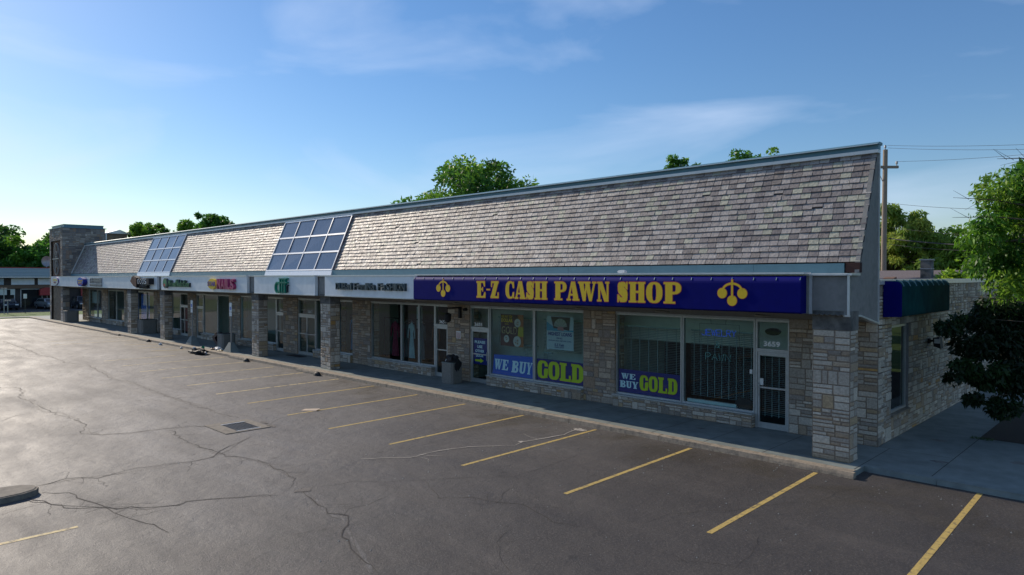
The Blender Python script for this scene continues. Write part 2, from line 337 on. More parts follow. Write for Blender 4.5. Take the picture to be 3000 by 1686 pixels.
def glyph(ch):
    r,e,p,st=g_rect,g_ell,g_poly,g_str
    if ch=='E': return r(.1,0,.5,1)|r(0,.9,.95,1)|r(0,0,1,.1)|r(.4,.46,.72,.56)|p([(.95,1),(.95,.68),(.84,.68),(.72,.92)])|p([(1,0),(1,.34),(.88,.34),(.74,.08)])|r(.64,.38,.74,.64)
    if ch=='Z': return r(.06,.88,1,1)|r(0,0,1,.12)|r(.06,.66,.18,1)|r(.87,0,1,.34)|p([(.52,1),(1,1),(.48,0),(0,0)])
    if ch=='-': return r(0,.38,1,.62)
    if ch=='C': return (e(.54,.5,.54,.5)&~e(.62,.5,.22,.4)&~r(.62,.36,1,.64))|r(.86,.62,.98,.97)|r(.86,.03,.98,.34)
    if ch=='G': return (e(.5,.5,.5,.5,3)&~(e(.55,.5,.14,.36,4))&~r(.55,.56,1,.68))|r(.5,.36,1,.52)&~e(.55,.5,.10,.3)|r(.62,.05,.95,.5)
    if ch=='A': return (p([(.36,1),(.66,1),(.94,.05),(.54,.05)])|p([(.36,1),(.48,1),(.22,.05),(.08,.05)])|r(.28,.26,.62,.35))|r(0,0,.34,.09)|r(.46,0,1,.09)
    if ch=='S': return st([(.82,.74),(.68,.88),(.42,.88),(.24,.78),(.28,.64),(.52,.52),(.74,.38),(.76,.22),(.6,.1),(.36,.1),(.16,.26)],[.14,.16,.2,.3,.36,.4,.38,.3,.22,.18,.14])|r(.82,.64,.93,1)|r(.05,0,.16,.36)
    if ch=='H': return r(.08,0,.42,1)|r(.6,0,.94,1)|r(.4,.46,.62,.56)|r(0,.91,.48,1)|r(0,0,.48,.09)|r(.54,.91,1,1)|r(.54,0,1,.09)
    if ch=='P': return r(.1,0,.5,1)|(e(.55,.72,.45,.28)&~e(.58,.72,.12,.17,3)&(_xx>.3))|r(0,.91,.55,1)|r(0,0,.66,.09)
    if ch=='W': return p([(.04,1),(.30,1),(.42,0),(.27,0)])|p([(.42,0),(.3,0),(.44,1),(.52,1)])|p([(.36,1),(.62,1),(.76,0),(.62,0)])|p([(.76,0),(.66,0),(.86,1),(.95,1)])|r(0,.91,.36,1)|r(.32,.91,.68,1)|r(.76,.91,1,1)
    if ch=='N': return r(.1,0,.25,1)|r(.78,0,.93,1)|p([(.06,1),(.42,1),(.93,0),(.60,0)])|r(0,.91,.3,1)|r(0,0,.36,.09)|r(.66,.91,1,1)
    if ch=='O': return e(.5,.5,.5,.5)&~e(.5,.5,.13,.4,3)
    if ch=='o': return e(.5,.5,.5,.5,3)&~e(.5,.5,.13,.34,4)
    if ch=='L': return r(.1,0,.52,1)|r(0,.86,.62,1)|r(0,0,1,.14)|r(.84,0,1,.34)
    if ch=='D': return ((e(.45,.5,.55,.5,2.8)&(_xx>.08)|r(.08,0,.5,1))&~(e(.5,.5,.14,.34,4)&(_xx>.45)|r(.46,.17,.52,.83)))|r(0,.87,.4,1)|r(0,0,.4,.13)
    if ch=='B': return r(.08,0,.48,1)|((e(.5,.74,.42,.26)|e(.52,.27,.46,.27))&(_xx>.3)&~e(.55,.74,.1,.11,3)&~e(.56,.27,.11,.12,3))|r(0,.9,.5,1)|r(0,0,.5,.1)
    if ch=='U': return (r(.1,.25,.44,1)|r(.66,.25,.9,1)|(e(.5,.28,.4,.28)&(_yy<.3)))&~(e(.55,.3,.11,.16)|r(.44,.3,.66,1))|r(0,.9,.54,1)|r(.58,.9,1,1)
    if ch=='Y': return p([(.04,1),(.40,1),(.6,.5),(.36,.4)])|p([(.8,1),(.95,1),(.62,.4),(.5,.45)])|r(.32,0,.68,.48)|r(0,.9,.5,1)|r(.66,.9,1,1)|r(.22,0,.78,.1)
    return r(0,0,1,1)
def dilate(g,nx,ny):
    h,w_=g.shape; G=np.zeros((h+2*ny,w_+2*nx),bool)
    for dx in range(-nx,nx+1):
        for dy in range(-ny,ny+1):
            if (dx/max(nx,1e-6))**2+(dy/max(ny,1e-6))**2<=1.15: G[ny+dy:ny+dy+h,nx+dx:nx+dx+w_]|=g
    return G
def grid_faces(mb,g,x0,z0,cx,cz,y,shear=0,c=None,zfun=None):
    h,w_=g.shape; runs={}
    def flush(a,b,r0,r1):
        X0=x0+a*cx; X1=x0+b*cx; Z0=z0+r0*cz; Z1=z0+r1*cz
        q=[(X0,Z0),(X1,Z0),(X1,Z1),(X0,Z1)]
        mb.q([(xx+shear*(zz-z0),y,zz+(zfun(xx) if zfun else 0)) for xx,zz in q],c)
    open_={}
    for r_ in range(h+1):
        cur=set()
        if r_<h:
            row=np.concatenate([[0],g[r_].astype(int),[0]]); dd=np.diff(row); s_=np.where(dd==1)[0]; e_=np.where(dd==-1)[0]
            cur=set(zip(s_.tolist(),e_.tolist()))
        for k in list(open_):
            if k not in cur: flush(k[0],k[1],open_.pop(k),r_)
        for k in cur:
            if k not in open_: open_[k]=r_
def slab_text(mb,letters,z0,z1,y,mbo=None,ow=.015,shear=0,c=None,zfun=None):
    for ch,a,b in letters:
        g=glyph(ch); cx=(b-a)/GX; cz=(z1-z0)/GY
        grid_faces(mb,g,a,z0,cx,cz,y,shear,c,zfun)
        if mbo is not None:
            nx=max(1,round(ow/cx)); ny=max(1,round(ow/cz))
            grid_faces(mbo,dilate(g,nx,ny),a-nx*cx,z0-ny*cz,cx,cz,y+.004,shear,None,zfun)

# ------------------------------------------------------------ stonework
PAL_WALL=[((0.442,0.387,0.316),4),((0.365,0.320,0.262),3.5),((0.499,0.441,0.361),2),((0.326,0.248,0.172),2.6),((0.288,0.248,0.205),2),((0.365,0.270,0.164),.5),((0.403,0.234,0.082),.12),((0.230,0.198,0.164),.7)]
PAL_PIER=[((0.353,0.280,0.211),4),((0.288,0.237,0.187),3),((0.409,0.327,0.242),3),((0.326,0.228,0.152),3),((0.242,0.206,0.176),2),((0.409,0.292,0.156),.35),((0.428,0.370,0.304),1.4)]
PAL_DARK=[((.21,.195,.18),4),((.27,.245,.215),3),((.15,.14,.135),3),((.28,.205,.15),2),((.36,.33,.29),1.5)]
def pick(pal,r,dk=1.12):
    t=r.random()*sum(w_ for _,w_ in pal)
    for c,w_ in pal:
        t-=w_
        if t<=0: break
    k=dk*(.86+.28*r.random()); return (c[0]*k,c[1]*k,c[2]*k)
def stone_rect(mb,o,u,n,W,H,seed=1,size=1.0,pal=PAL_WALL,thick=.014,mortar=(.235,.18,.132),back=True):
    """ashlar face: origin o (lower left), unit vector u along, n outward, height up."""
    r=random.Random(seed); o=Vector(o); u=Vector(u); n=Vector(n); up=Vector((0,0,1))
    if back: mb.q([o,o+u*W,o+u*W+up*H,o+up*H],mortar)
    z=0
    while z<H-.02:
        bh=min(H-z,r.uniform(.14,.40)*size)
        if H-z-bh<.12*size: bh=H-z
        x=0
        while x<W-.01:
            bw=r.uniform(.18,.52)*size
            if W-x-bw<.14*size: bw=W-x
            bw=min(bw,W-x)
            k=r.choice([1,2,2,3,3]) if bh>.24*size else r.choice([1,2,2])
            if bw<.26*size and bh>.3*size and r.random()<.5: k=1
            cuts=sorted([z]+[z+bh*(j+r.uniform(-.16,.16))/k for j in range(1,k)]+[z+bh])
            for j in range(len(cuts)-1):
                segs=[(x,x+bw)]
                if bw>.34*size and r.random()<.4:
                    m_=x+bw*r.uniform(.35,.65); segs=[(x,m_),(m_,x+bw)]
                for a,b in segs:
                    g=.0125*size; a2,b2,c2,d2=a+g,b-g,cuts[j]+g,cuts[j+1]-g
                    if b2-a2<.02 or d2-c2<.02: continue
                    th=thick*r.uniform(.6,1.5); e=.011*size
                    J=lambda: r.uniform(-e,e)
                    base=[(a2,c2),(b2,c2),(b2,d2),(a2,d2)]; top=[(a2+.012*size+J(),c2+.012*size+J()),(b2-.012*size+J(),c2+.012*size+J()),(b2-.012*size+J(),d2-.012*size+J()),(a2+.012*size+J(),d2-.012*size+J())]
                    cc=pick(pal,r); m0=len(mb.v)
                    tl=[th*r.uniform(.75,1.2) for _ in range(4)]
                    mb.v+=[tuple(o+u*p+up*q+n*.001) for p,q in base]+[tuple(o+u*p+up*q+n*tl[i]) for i,(p,q) in enumerate(top)]
                    mb.f.append((m0+4,m0+5,m0+6,m0+7)); mb.c.append(cc)
                    for i in range(4):
                        jj=(i+1)%4; mb.f.append((m0+i,m0+jj,m0+4+jj,m0+4+i)); mb.c.append(cc)
            x+=bw
        z+=bh
def stone_box(mb,x0,x1,y0,y1,z0,z1,seed,faces='frl',size=1.0,pal=PAL_WALL):
    H=z1-z0
    if 'f' in faces: stone_rect(mb,(x0,y0,z0),(1,0,0),(0,-1,0),x1-x0,H,seed,size,pal)
    if 'r' in faces: stone_rect(mb,(x1,y0,z0),(0,1,0),(1,0,0),y1-y0,H,seed+1,size,pal)
    if 'l' in faces: stone_rect(mb,(x0,y1,z0),(0,-1,0),(-1,0,0),y1-y0,H,seed+2,size,pal)
    if 'k' in faces: stone_rect(mb,(x1,y1,z0),(-1,0,0),(0,1,0),x1-x0,H,seed+3,size,pal)
    if 't' in faces: mb.q([(x0,y0,z1),(x1,y0,z1),(x1,y1,z1),(x0,y1,z1)],(.3,.27,.23))
SWZ=.12      # sidewalk level
SXF=1.0
# ============================================================ GROUND
ground=build(MB().q([(-700,-500,-.03),(400,-500,-.03),(400,700,-.03),(-700,700,-.03)]),'grass_ground',M['grass']); tag(ground,kind='structure')
lot=build(MB().q([(-86,-13,0),(30,-13,0),(30,16.3,0),(-86,16.3,0)]),'parking_lot',M['asphalt']); tag(lot,kind='structure')
st=build(MB().q([(-700,-30,-.004),(400,-30,-.004),(400,-17,-.004),(-700,-17,-.004)]),'street',M['asphalt_dark']); tag(st,kind='structure')
nl=build(MB().q([(-160,2,-.008),(-100,2,-.008),(-100,70,-.008),(-160,70,-.008)]),'neighbouring_lot',M['asphalt_dark']); tag(nl,kind='structure')
ph=build(MB().box(-89.5,-88,-13,60,-.03,.03),'footpath',M['concrete']); tag(ph,kind='structure')
# parking lines (children of the lot)
def line(x,y0,y1,wd=.10,m='yellow',lean=0):
    mb=MB(); n=14; r=random.Random(int(x*100))
    for i in range(n):
        a=y0+(y1-y0)*i/n; b=y0+(y1-y0)*(i+1)/n
        la=lean*(a-y0); lb=lean*(b-y0)
        mb.q([(x+la-wd/2,a,.004),(x+la+wd/2,a,.004),(x+lb+wd/2,b,.004),(x+lb-wd/2,b,.004)])
    build(mb,'parking_line',M[m],lot)
for x,y0,y1,m in [(-2.71,9.2,16.0,'yellow'),(-5.6,10.35,15.2,'yellow'),(-8.64,10.25,15.2,'yellow'),(-11.6,10.15,15.2,'yellow'),(-14.4,10.15,15.2,'yellow'),(-17.1,10.0,15.2,'yellow'),(-19.7,10.1,15.2,'yellow'),(-22.5,10.1,15.2,'yellow'),(-25.1,10.1,15.2,'yellow_faded'),(-27.9,10.1,15.1,'yellow_faded'),(-30.7,10.1,15.1,'yellow_faded'),(-33.5,10.1,15.1,'yellow_faded'),(-36.3,10.1,15.1,'yellow_faded'),(-39.1,10.1,13.6,'yellow_faded'),(-50.6,10.1,15.1,'yellow_faded'),(-53.4,10.1,15.1,'yellow_faded'),
                  (-13.42,-2.4,3.05,'yellow_faded'),(-10.6,-2.4,3.12,'yellow_faded')]:
    line(x,y0,y1,m=m,lean=-.018 if y0>5 else 0)
for x in (-42.6,-44.9,-47.5): # angled hatch stubs near the accessible bays
    build(MB().q([(x,13.4,.004),(x+.12,13.4,.004),(x+.95,15.1,.004),(x+.83,15.1,.004)]),'parking_line',M['yellow'],lot)
# cracks
def crack(pts,wd=.04,m='crack',seed=0,name='asphalt_crack',jit=.05,branch=.25,z=.003):
    r=random.Random(seed); P=[Vector((p[0],p[1],0)) for p in pts]; fine=[]
    for i in range(len(P)-1):
        L_=(P[i+1]-P[i]).length; k=max(2,int(L_/.22))
        for j in range(k):
            fine.append(P[i].lerp(P[i+1],j/k)+Vector((r.gauss(0,jit*.5),r.gauss(0,jit*.5),0)))
    fine.append(P[-1]); mb=MB()
    def ribbon(F,w0):
        prev=None
        for i,p in enumerate(F):
            t=(F[min(i+1,len(F)-1)]-F[max(i-1,0)]); t=t.normalized() if t.length>1e-6 else Vector((1,0,0)); n_=Vector((-t.y,t.x,0))
            ww=w0*r.uniform(.35,1.3)*(.4 if i in (0,len(F)-1) else 1)/2
            cur=(p+n_*ww,p-n_*ww)
            if prev: mb.q([(prev[1].x,prev[1].y,z),(cur[1].x,cur[1].y,z),(cur[0].x,cur[0].y,z),(prev[0].x,prev[0].y,z)])
            prev=cur
    ribbon(fine,wd)
    for i in range(2,len(fine)-2):
        if r.random()<branch*.35:
            t=(fine[i+1]-fine[i-1]).normalized(); n_=Vector((-t.y,t.x,0))*r.choice((-1,1)); q=fine[i].copy(); F=[q.copy()]; d_=(t*r.uniform(-.3,1)+n_).normalized()
            for _ in range(r.randint(3,8)):
                q=q+d_*.11+Vector((r.gauss(0,.03),r.gauss(0,.03),0)); F.append(q.copy())
            z0=z; z=z0-.001; ribbon(F,wd*.4); z=z0
    return build(mb,name,M[m],lot)
CR={'a':[(-56.05,8.63),(-50.85,8.55),(-47.58,8.54),(-44.2,8.44),(-42.87,8.69),(-40.02,8.59),(-37.88,8.93),(-36.16,8.99),(-34.96,9.01),(-31.8,8.67),(-30.73,8.79),(-28.65,8.82),(-26.41,8.73),(-24.79,8.72),(-23.61,8.82),(-22.27,8.77),(-20.27,8.64)],
'a2':[(-35.48,8.88),(-32.15,8.65),(-30.12,8.68),(-27.42,8.72),(-25.08,8.66),(-23.58,8.65),(-21.94,8.54),(-20.53,8.22)],
'b':[(-44.6,2.5),(-44.45,6.63),(-44.55,7.35),(-44.42,7.9),(-43.62,8.48)],
'c':[(-36.5,1),(-36.42,5.43),(-36.39,6.29),(-35.56,7.32),(-35.39,8.22),(-35.34,8.78)],
'd':[(-34,4.3),(-32.43,4.83),(-31.94,5.31),(-30.86,5.33),(-29.28,4.96),(-28.28,5.06),(-26.85,5.02),(-25.8,4.91),(-25.06,5.28),(-23.75,5.38),(-22.54,5.3),(-21.35,5.18),(-20.84,5.28),(-20.49,5.89),(-20.39,6.69),(-20.11,7.46),(-19.62,8.18)],
'e':[(-24.95,3.7),(-25.62,4.21),(-25.69,4.85)],
'f':[(-16.61,3.12),(-16.71,3.57),(-16.52,4.12),(-16.4,4.71),(-16.37,5.36),(-16.27,6.03),(-16.38,6.52),(-16.69,6.96),(-17.19,7.37),(-17.76,8.05)],
'g':[(-20.05,6.74),(-18.43,6.63),(-17.44,6.66),(-16.74,6.7),(-16.31,6.8),(-15.55,7.04),(-14.49,7.12),(-13.41,6.98),(-12.6,6.7)],
'h':[(-16.02,3.04),(-15.64,3.42),(-14.93,3.5),(-14.3,3.67),(-13.49,3.74),(-12.98,3.85),(-12.57,3.98),(-12.03,4.04)],
'i':[(-15.98,2.66),(-15.52,2.79),(-14.82,3.16),(-14.24,3.6),(-13.55,4.16),(-13.45,4.63),(-13.43,4.97),(-13.14,5.47),(-12.77,5.94),(-12.52,6.28)],
'j':[(-18.5,8.9),(-19.11,9.3),(-19.5,9.9),(-19.81,10.82)],
'k':[(-12.63,6.89),(-12.4,7.27),(-12.31,7.74),(-11.83,8.22),(-11.32,8.88),(-11.05,9.31),(-10.7,9.82),(-10.16,10.36),(-10.2,11.17),(-10.25,12.06),(-10.35,12.78)],
'l':[(-12.63,6.82),(-11.92,6.67),(-11.07,6.36),(-10.53,6.42),(-9.76,6.13),(-8.96,5.8),(-8.28,5.52)],
'm':[(-10.61,6.47),(-10.89,6.78),(-10.87,7.18),(-11.0,7.71)],
'n':[(-11.32,8.88),(-10.21,8.36),(-9.73,8.36),(-9.4,8.63),(-9.2,8.95),(-9.84,10.03)],
'o':[(-8.15,8.23),(-7.8,7.58),(-7.44,7.3),(-6.84,6.94)],
'p':[(-10.21,8.36),(-9.71,8.78),(-9.2,8.95),(-8.81,9.2),(-8.15,9.01),(-7.77,8.93),(-7.32,9.04)],
'q':[(-6.64,10.13),(-6.56,10.72),(-6.15,11.29),(-5.74,11.81),(-5.6,12.23),(-5.23,12.93),(-4.9,13.2),(-4.89,14.07),(-4.56,14.92)],
'r':[(-5.97,9.12),(-5.29,9.09),(-4.94,9.33),(-4.66,9.42),(-4.73,9.95),(-4.82,10.42),(-4.97,10.87)]}
WD={'a':.09,'a2':.05,'f':.055,'d':.06,'g':.045,'l':.045,'k':.035,'h':.05,'i':.035,'q':.018,'r':.018,'o':.022,'m':.02,'p':.03,'n':.02}
for i,(k,p) in enumerate(CR.items()):
    crack(p,WD.get(k,.035)*.48,'crackl' if k in 'aa2dfkjbcgl' else 'crack',i+3,jit=.07 if k in ('a','d','f') else .05,branch=.8 if k in 'gpnfhi' else .3,z=.0030+.00013*i)
    if k in ('a','a2','d','f','g','l'):
        crack(p,.17 if k=='a' else .10,'seam',i+40,name='worn_seam',jit=.04,branch=0,z=.0012+.0001*i)
    if k in ('a','d','f','g','l','i'):
        rr=random.Random(i); crack([(a+rr.gauss(0,.09),b+rr.gauss(0,.09)) for a,b in p],.022,'crack',i+70,jit=.1,branch=.9,z=.0060+.00013*i)
crack([(-13.69,8.87),(-13.41,9.31),(-13.0,9.76),(-12.98,10.08),(-13.0,10.6),(-12.76,11.39),(-12.42,11.85),(-12.07,12.31),(-12.13,12.72),(-12.01,13.47),(-11.91,14.08),(-12.07,14.61),(-11.99,14.9)],.045,'chalk',5,'filled_crack',jit=.03,branch=.3,z=.009)
def blotch(x,y,rx,ry,m,seed,name,z=.0095,n=26):
    r=random.Random(seed); pts=[(x+rx*math.cos(2*math.pi*i/n)*r.uniform(.55,1.1),y+ry*math.sin(2*math.pi*i/n)*r.uniform(.55,1.1),z) for i in range(n)]
    mb=MB()
    for i in range(n): mb.q([(x,y,z),pts[i],pts[(i+1)%n]])
    build(mb,name,M[m],lot)
for q in [(-12.0,14.85,.28,.16,1),(-12.2,12.7,.09,.07,2),(-18.6,9.05,.3,.1,3),(-19.15,9.1,.25,.07,4),(-12.5,6.75,.14,.2,5)]:
    blotch(q[0],q[1],q[2],q[3],'gravel' if q[4]>2 else 'chalk',q[4],'loose_gravel_patch')
# small crumbs and litter on the asphalt: pale pebbles
mb=MB(); r=random.Random(12)
for _ in range(260):
    x=r.uniform(-24,-1); y=r.choice([r.uniform(14.3,15.3),r.uniform(5,15.3),r.uniform(8,15)]); s_=r.uniform(.006,.018)
    mb.q([(x-s_,y-s_,.001),(x+s_,y-s_*.6,.001),(x,y,s_*1.2)],(.3,.29,.25)); mb.q([(x+s_,y-s_*.6,.001),(x+.2*s_,y+s_,.001),(x,y,s_*1.2)],(.33,.3,.25)); mb.q([(x+.2*s_,y+s_,.001),(x-s_,y-s_,.001),(x,y,s_*1.2)],(.28,.26,.22))
o=build(mb,'pebbles',M['attr']); tag(o,'tiny pale pebbles and crumbs scattered over the dark asphalt','pebbles',kind='stuff')
# sidewalk: one slab with a kerb step
mb=MB()
outline=[(-86,15.42),(-4.98,15.42),(-4.98,16.05),(14,16.05),(14,33),(-3.95,33),(-3.95,33.2),(-86,33.2)]
mb.q([(a,b,SWZ) for a,b in outline])
for i in range(len(outline)):
    a=outline[i]; b=outline[(i+1)%len(outline)]; mb.q([(a[0],a[1],-.03),(b[0],b[1],-.03),(b[0],b[1],SWZ),(a[0],a[1],SWZ)])
swk=build(mb,'sidewalk',M['concrete']); tag(swk,kind='structure')
# worn kerb along the front edge; warm stepped band paints in the sunlit strip
mb=MB(); x=-86; r=random.Random(4)
while x<-4.98:
    x2=min(-4.98,x+3.05); KW=15.74 if x2<-13.4 else 15.56; e=r.uniform(-.006,.006)
    mb.prism([(15.33+e,-.02),(15.355+e,.115),(15.40,.128),(KW,.128),(KW+.02,-.02)],x+.008,x2-.008,'x'); x=x2
k1=build(mb,'kerb',M['kerb'],swk)
mb=MB(); mb.prism([(16.03,-.02),(16.045,.10),(16.08,.1235),(16.2,.1235),(16.2,-.02)],-4.9,-3.6,'x'); mb.prism([(16.03,-.02),(16.05,.09),(16.09,.1235),(16.2,.1235),(16.2,-.02)],-3.58,14,'x')
build(mb,'kerb',M['concrete'],swk)
# expansion joints
mb=MB()
x=-84.6
while x<-6: mb.q([(x,15.6,SWZ+.0028),(x+.014,15.6,SWZ+.0028),(x+.014,18.0,SWZ+.0028),(x,18.0,SWZ+.0028)]); x+=1.52
for a,b,c,d_ in [((-5.05,15.62),(-5.05,18.1),.016,0),((-3.72,16.2),(-3.72,21),.018,0),((-5.3,18.12),(-3.74,18.12),0,.016)]:
    mb.q([(a[0],a[1],SWZ+.0028),(b[0]+c,a[1],SWZ+.0028),(b[0]+c,b[1]+d_,SWZ+.0028),(a[0],b[1]+d_,SWZ+.0028)])
build(mb,'expansion_joint',M['crack'],swk)
for q in [(-9.4,16.9,.18,.10,1),(-12.3,17.2,.10,.05,2),(-15.2,16.6,.22,.12,3),(-24.1,16.9,.15,.1,4),(-3.9,17.6,.2,.14,5),(-2.6,18.7,.16,.2,6),(-4.4,19.9,.22,.16,7)]:
    rq=random.Random(q[4]); mb=MB(); pts=[(q[0]+q[2]*math.cos(.35*k)*rq.uniform(.5,1.1),q[1]+q[3]*math.sin(.35*k)*rq.uniform(.5,1.1),SWZ+.0024) for k in range(18)]
    for k in range(18): mb.q([(q[0],q[1],SWZ+.0024),pts[k],pts[(k+1)%18]])
    build(mb,'gum_stain',M['stucco_stain'],swk)
bed=MB(); bed.q([(-3.72,20.9,SWZ+.01),(14,20.9,SWZ+.01),(14,33,SWZ+.01),(-3.72,33,SWZ+.01)]); o=build(bed,'planting_bed',M['mulch']); tag(o,kind='structure')
mb=MB(); r=random.Random(77)
for _ in range(420):
    if r.random()<.6: x=-3.7+r.uniform(-.2,.3); y=r.uniform(20.7,21.0); z=SWZ
    else: x=r.uniform(-40,-5); y=15.31+r.uniform(-.02,.01); z=0
    if z==0 and math.sin(x*2.1)+math.sin(x*.77)<.9: continue
    h=r.uniform(.02,.07); a=r.uniform(0,6.28); mb.q([(x,y,z),(x+.008*math.cos(a),y+.008*math.sin(a),z),(x+.03*math.cos(a+1),y-.01+.02*math.sin(a+1),z+h)],(.06*r.uniform(.7,1.4),.11,.025))
o=build(mb,'kerb_weeds',M['leaf']); tag(o,'tiny green weeds growing along the kerb joint','weeds',kind='stuff')
# storm drain
dr=thing('storm_drain','square steel storm drain grate set in a concrete collar in the asphalt','drain',(-19.15,8.4,0))
mb=MB(); X0,X1,Y0,Y1=-19.98,-18.45,7.68,8.95; x0,x1,y0,y1=-19.62,-18.62,8.05,8.7
for a,b,c,e in [(X0,X1,Y0,y0),(X0,X1,y1,Y1),(X0,x0,y0,y1),(x1,X1,y0,y1)]: mb.box(a,b,c,e,-.02,.018,skip='b')
build(mb,'concrete_collar',M['oldconc'],dr)
mb=MB(); mb.box(x0,x1,y0,y1,-.2,-.1)
build(mb,'pit',M['black'],dr)
mb=MB(); nx,ny=12,8
for i in range(nx+1): xx=x0+(x1-x0)*i/nx; mb.box(xx-.014,xx+.014,y0,y1,-.015,.012)
for j in range(ny+1): yy=y0+(y1-y0)*j/ny; mb.box(x0,x1,yy-.012,yy+.012,-.012,.015)
build(mb,'grate',M['darkalum'],dr)
build(MB().box(x0-.05,x0-.012,y0-.02,y1+.02,0,.024),'rim',M['trim'],dr); build(MB().box(x1+.012,x1+.05,y0-.02,y1+.02,0,.024),'rim',M['trim'],dr)
# kerbed island at the left
mb=MB(); xs_=[-16.55,-15.83]; pr=[(-16.6,-8)]+[(-16.6,2.55),(-16.52,2.8),(-16.35,2.95),(-16.12,3.0),(-15.95,2.93),(-15.82,2.7),(-15.78,2.4),(-15.78,-8)]
mb.prism(pr,-.02,.11,'z'); mb.prism([(a*.0+(-16.2)+(a+16.2)*.9,b-.04) for a,b in pr],.11,.122,'z')
isl=build(mb,'kerb_island',M['oldconc'],origin=(-16.2,0,0)); tag(isl,'long low kerbed concrete island with rounded end on the lot','kerb island')
# parking stops
def stop_mesh(L_):
    mb=MB(); mb.prism([(-.085,0),(.085,0),(.075,.06),(.05,.125),(-.05,.125),(-.075,.06)],-L_/2,L_/2,'x'); return mb
STL='parking stops laid along the kerb'
stops=[(-5.85,15.34,1.84,-.03,'pale concrete parking stop in front of the near stone column, squared at its end'),
       (-27.8,15.22,1.85,0,'concrete parking stop lying before the column left of the dress window'),
       (-35.0,15.24,2.1,0,'concrete parking stop before the column right of the two accessible parking signs'),
       (-49.8,15.25,2.0,0,'concrete parking stop before the column left of the green script sign'),
       (-56.2,15.28,1.9,0,'far concrete parking stop by the column near the brown diamond sign')]
for i,(x,y,L_,rz,lb) in enumerate(stops):
    o=build(stop_mesh(L_),'parking_stop',M['kerb'],local=True); o.location=(x,y,0 if i else .004); o.rotation_euler=(0,0,rz); tag(o,lb,'parking stop',STL)
for i,(x,y,lb) in enumerate([(-26.75,15.1,'small black rubber lump beside the stop left of the dress window'),(-33.75,15.1,'small black rubber lump at the kerb right of the accessible signs'),(-48.7,15.2,'black rubber lump at the kerb below the green script sign')]):
    mb=MB(); n=9
    for j in range(n):
        for k in range(4):
            a0,a1=2*math.pi*j/n,2*math.pi*(j+1)/n; p0,p1=math.pi/2*k/4,math.pi/2*(k+1)/4
            f=lambda a,p:(.22*math.cos(a)*math.cos(p),.14*math.sin(a)*math.cos(p),.17*math.sin(p))
            mb.q([f(a0,p0),f(a1,p0),f(a1,p1),f(a0,p1)])
    o=build(mb,'rubber_kerb_lump',M['black'],local=True); o.location=(x,y,0); tag(o,lb,'rubber lump','black rubber lumps by the kerb')
# ============================================================ THE SHOPPING CENTRE
XE=-5.30; XL=-76.9; YF=18.06; YG=18.20; YM0,YM1=16.72,17.86; ZM0,ZM1=4.61,7.27
bld=thing('shopping_centre','long stone strip of shops with steep slate roof and stone tower at far end','building',(-40,18.2,0))
# stone piers along the front
piers=[(-7.47,XE),(-14.43,-13.12),(-21.53,-20.17),(-28.64,-27.12),(-30.9,-30.0),(-35.66,-34.06),(-42.83,-41.2),(-49.69,-48.2),(-56.59,-55.0),(-63.9,-62.0),(-70.43,-68.64),(-76.9,-74.85)]
for i,(a,b) in enumerate(piers):
    mb=MB(); sz=1.0 if a>-30 else 1.25
    stone_box(mb,a,b,YF,YF+.5,SWZ,3.16,40+i*5,'frl',sz,PAL_WALL if i==0 else PAL_PIER)
    build(mb,'stone_pier',M['stone'],bld)
# bulkheads under the windows
bulk=[(-13.12,-8.44),(-19.07,-14.43),(-27.12,-22.42),(-30.0,-28.64),(-32.2,-30.9),(-41.2,-36.6),(-47.02,-42.83),(-55.0,-51.22),(-62.0,-56.59),(-68.64,-63.9),(-74.85,-70.43)]
for i,(a,b) in enumerate(bulk):
    mb=MB(); stone_box(mb,a,b,YF-.13,YF+.1,SWZ,.47,300+i*7,'fr',.8 if a>-30 else 1.1)
    mb.box(a,b,YF-.13,YF+.15,.44,.468,(.3,.27,.22))
    build(mb,'stone_bulkhead',M['stone'],bld)
    build(MB().box(a-.02,b+.02,YF-.16,YF+.14,.47,.51),'window_sill',M['alum'],bld)
FR=.045
def window(x0,x1,z0=.51,z1=3.1,y=YG,fm='alum'):
    mb=MB(); f=FR
    mb.box(x0,x1,y-.09,y+.03,z0,z0+f); mb.box(x0,x1,y-.09,y+.03,z1-f,z1); mb.box(x0,x0+f,y-.088,y+.03,z0+f,z1-f); mb.box(x1-f,x1,y-.088,y+.03,z0+f,z1-f)
    o=build(mb,'window',M[fm],bld)
    build(MB().q([(x0+f,y-.04,z0+f),(x1-f,y-.04,z0+f),(x1-f,y-.04,z1-f),(x0+f,y-.04,z1-f)]),'pane',M['glass'],o); return o
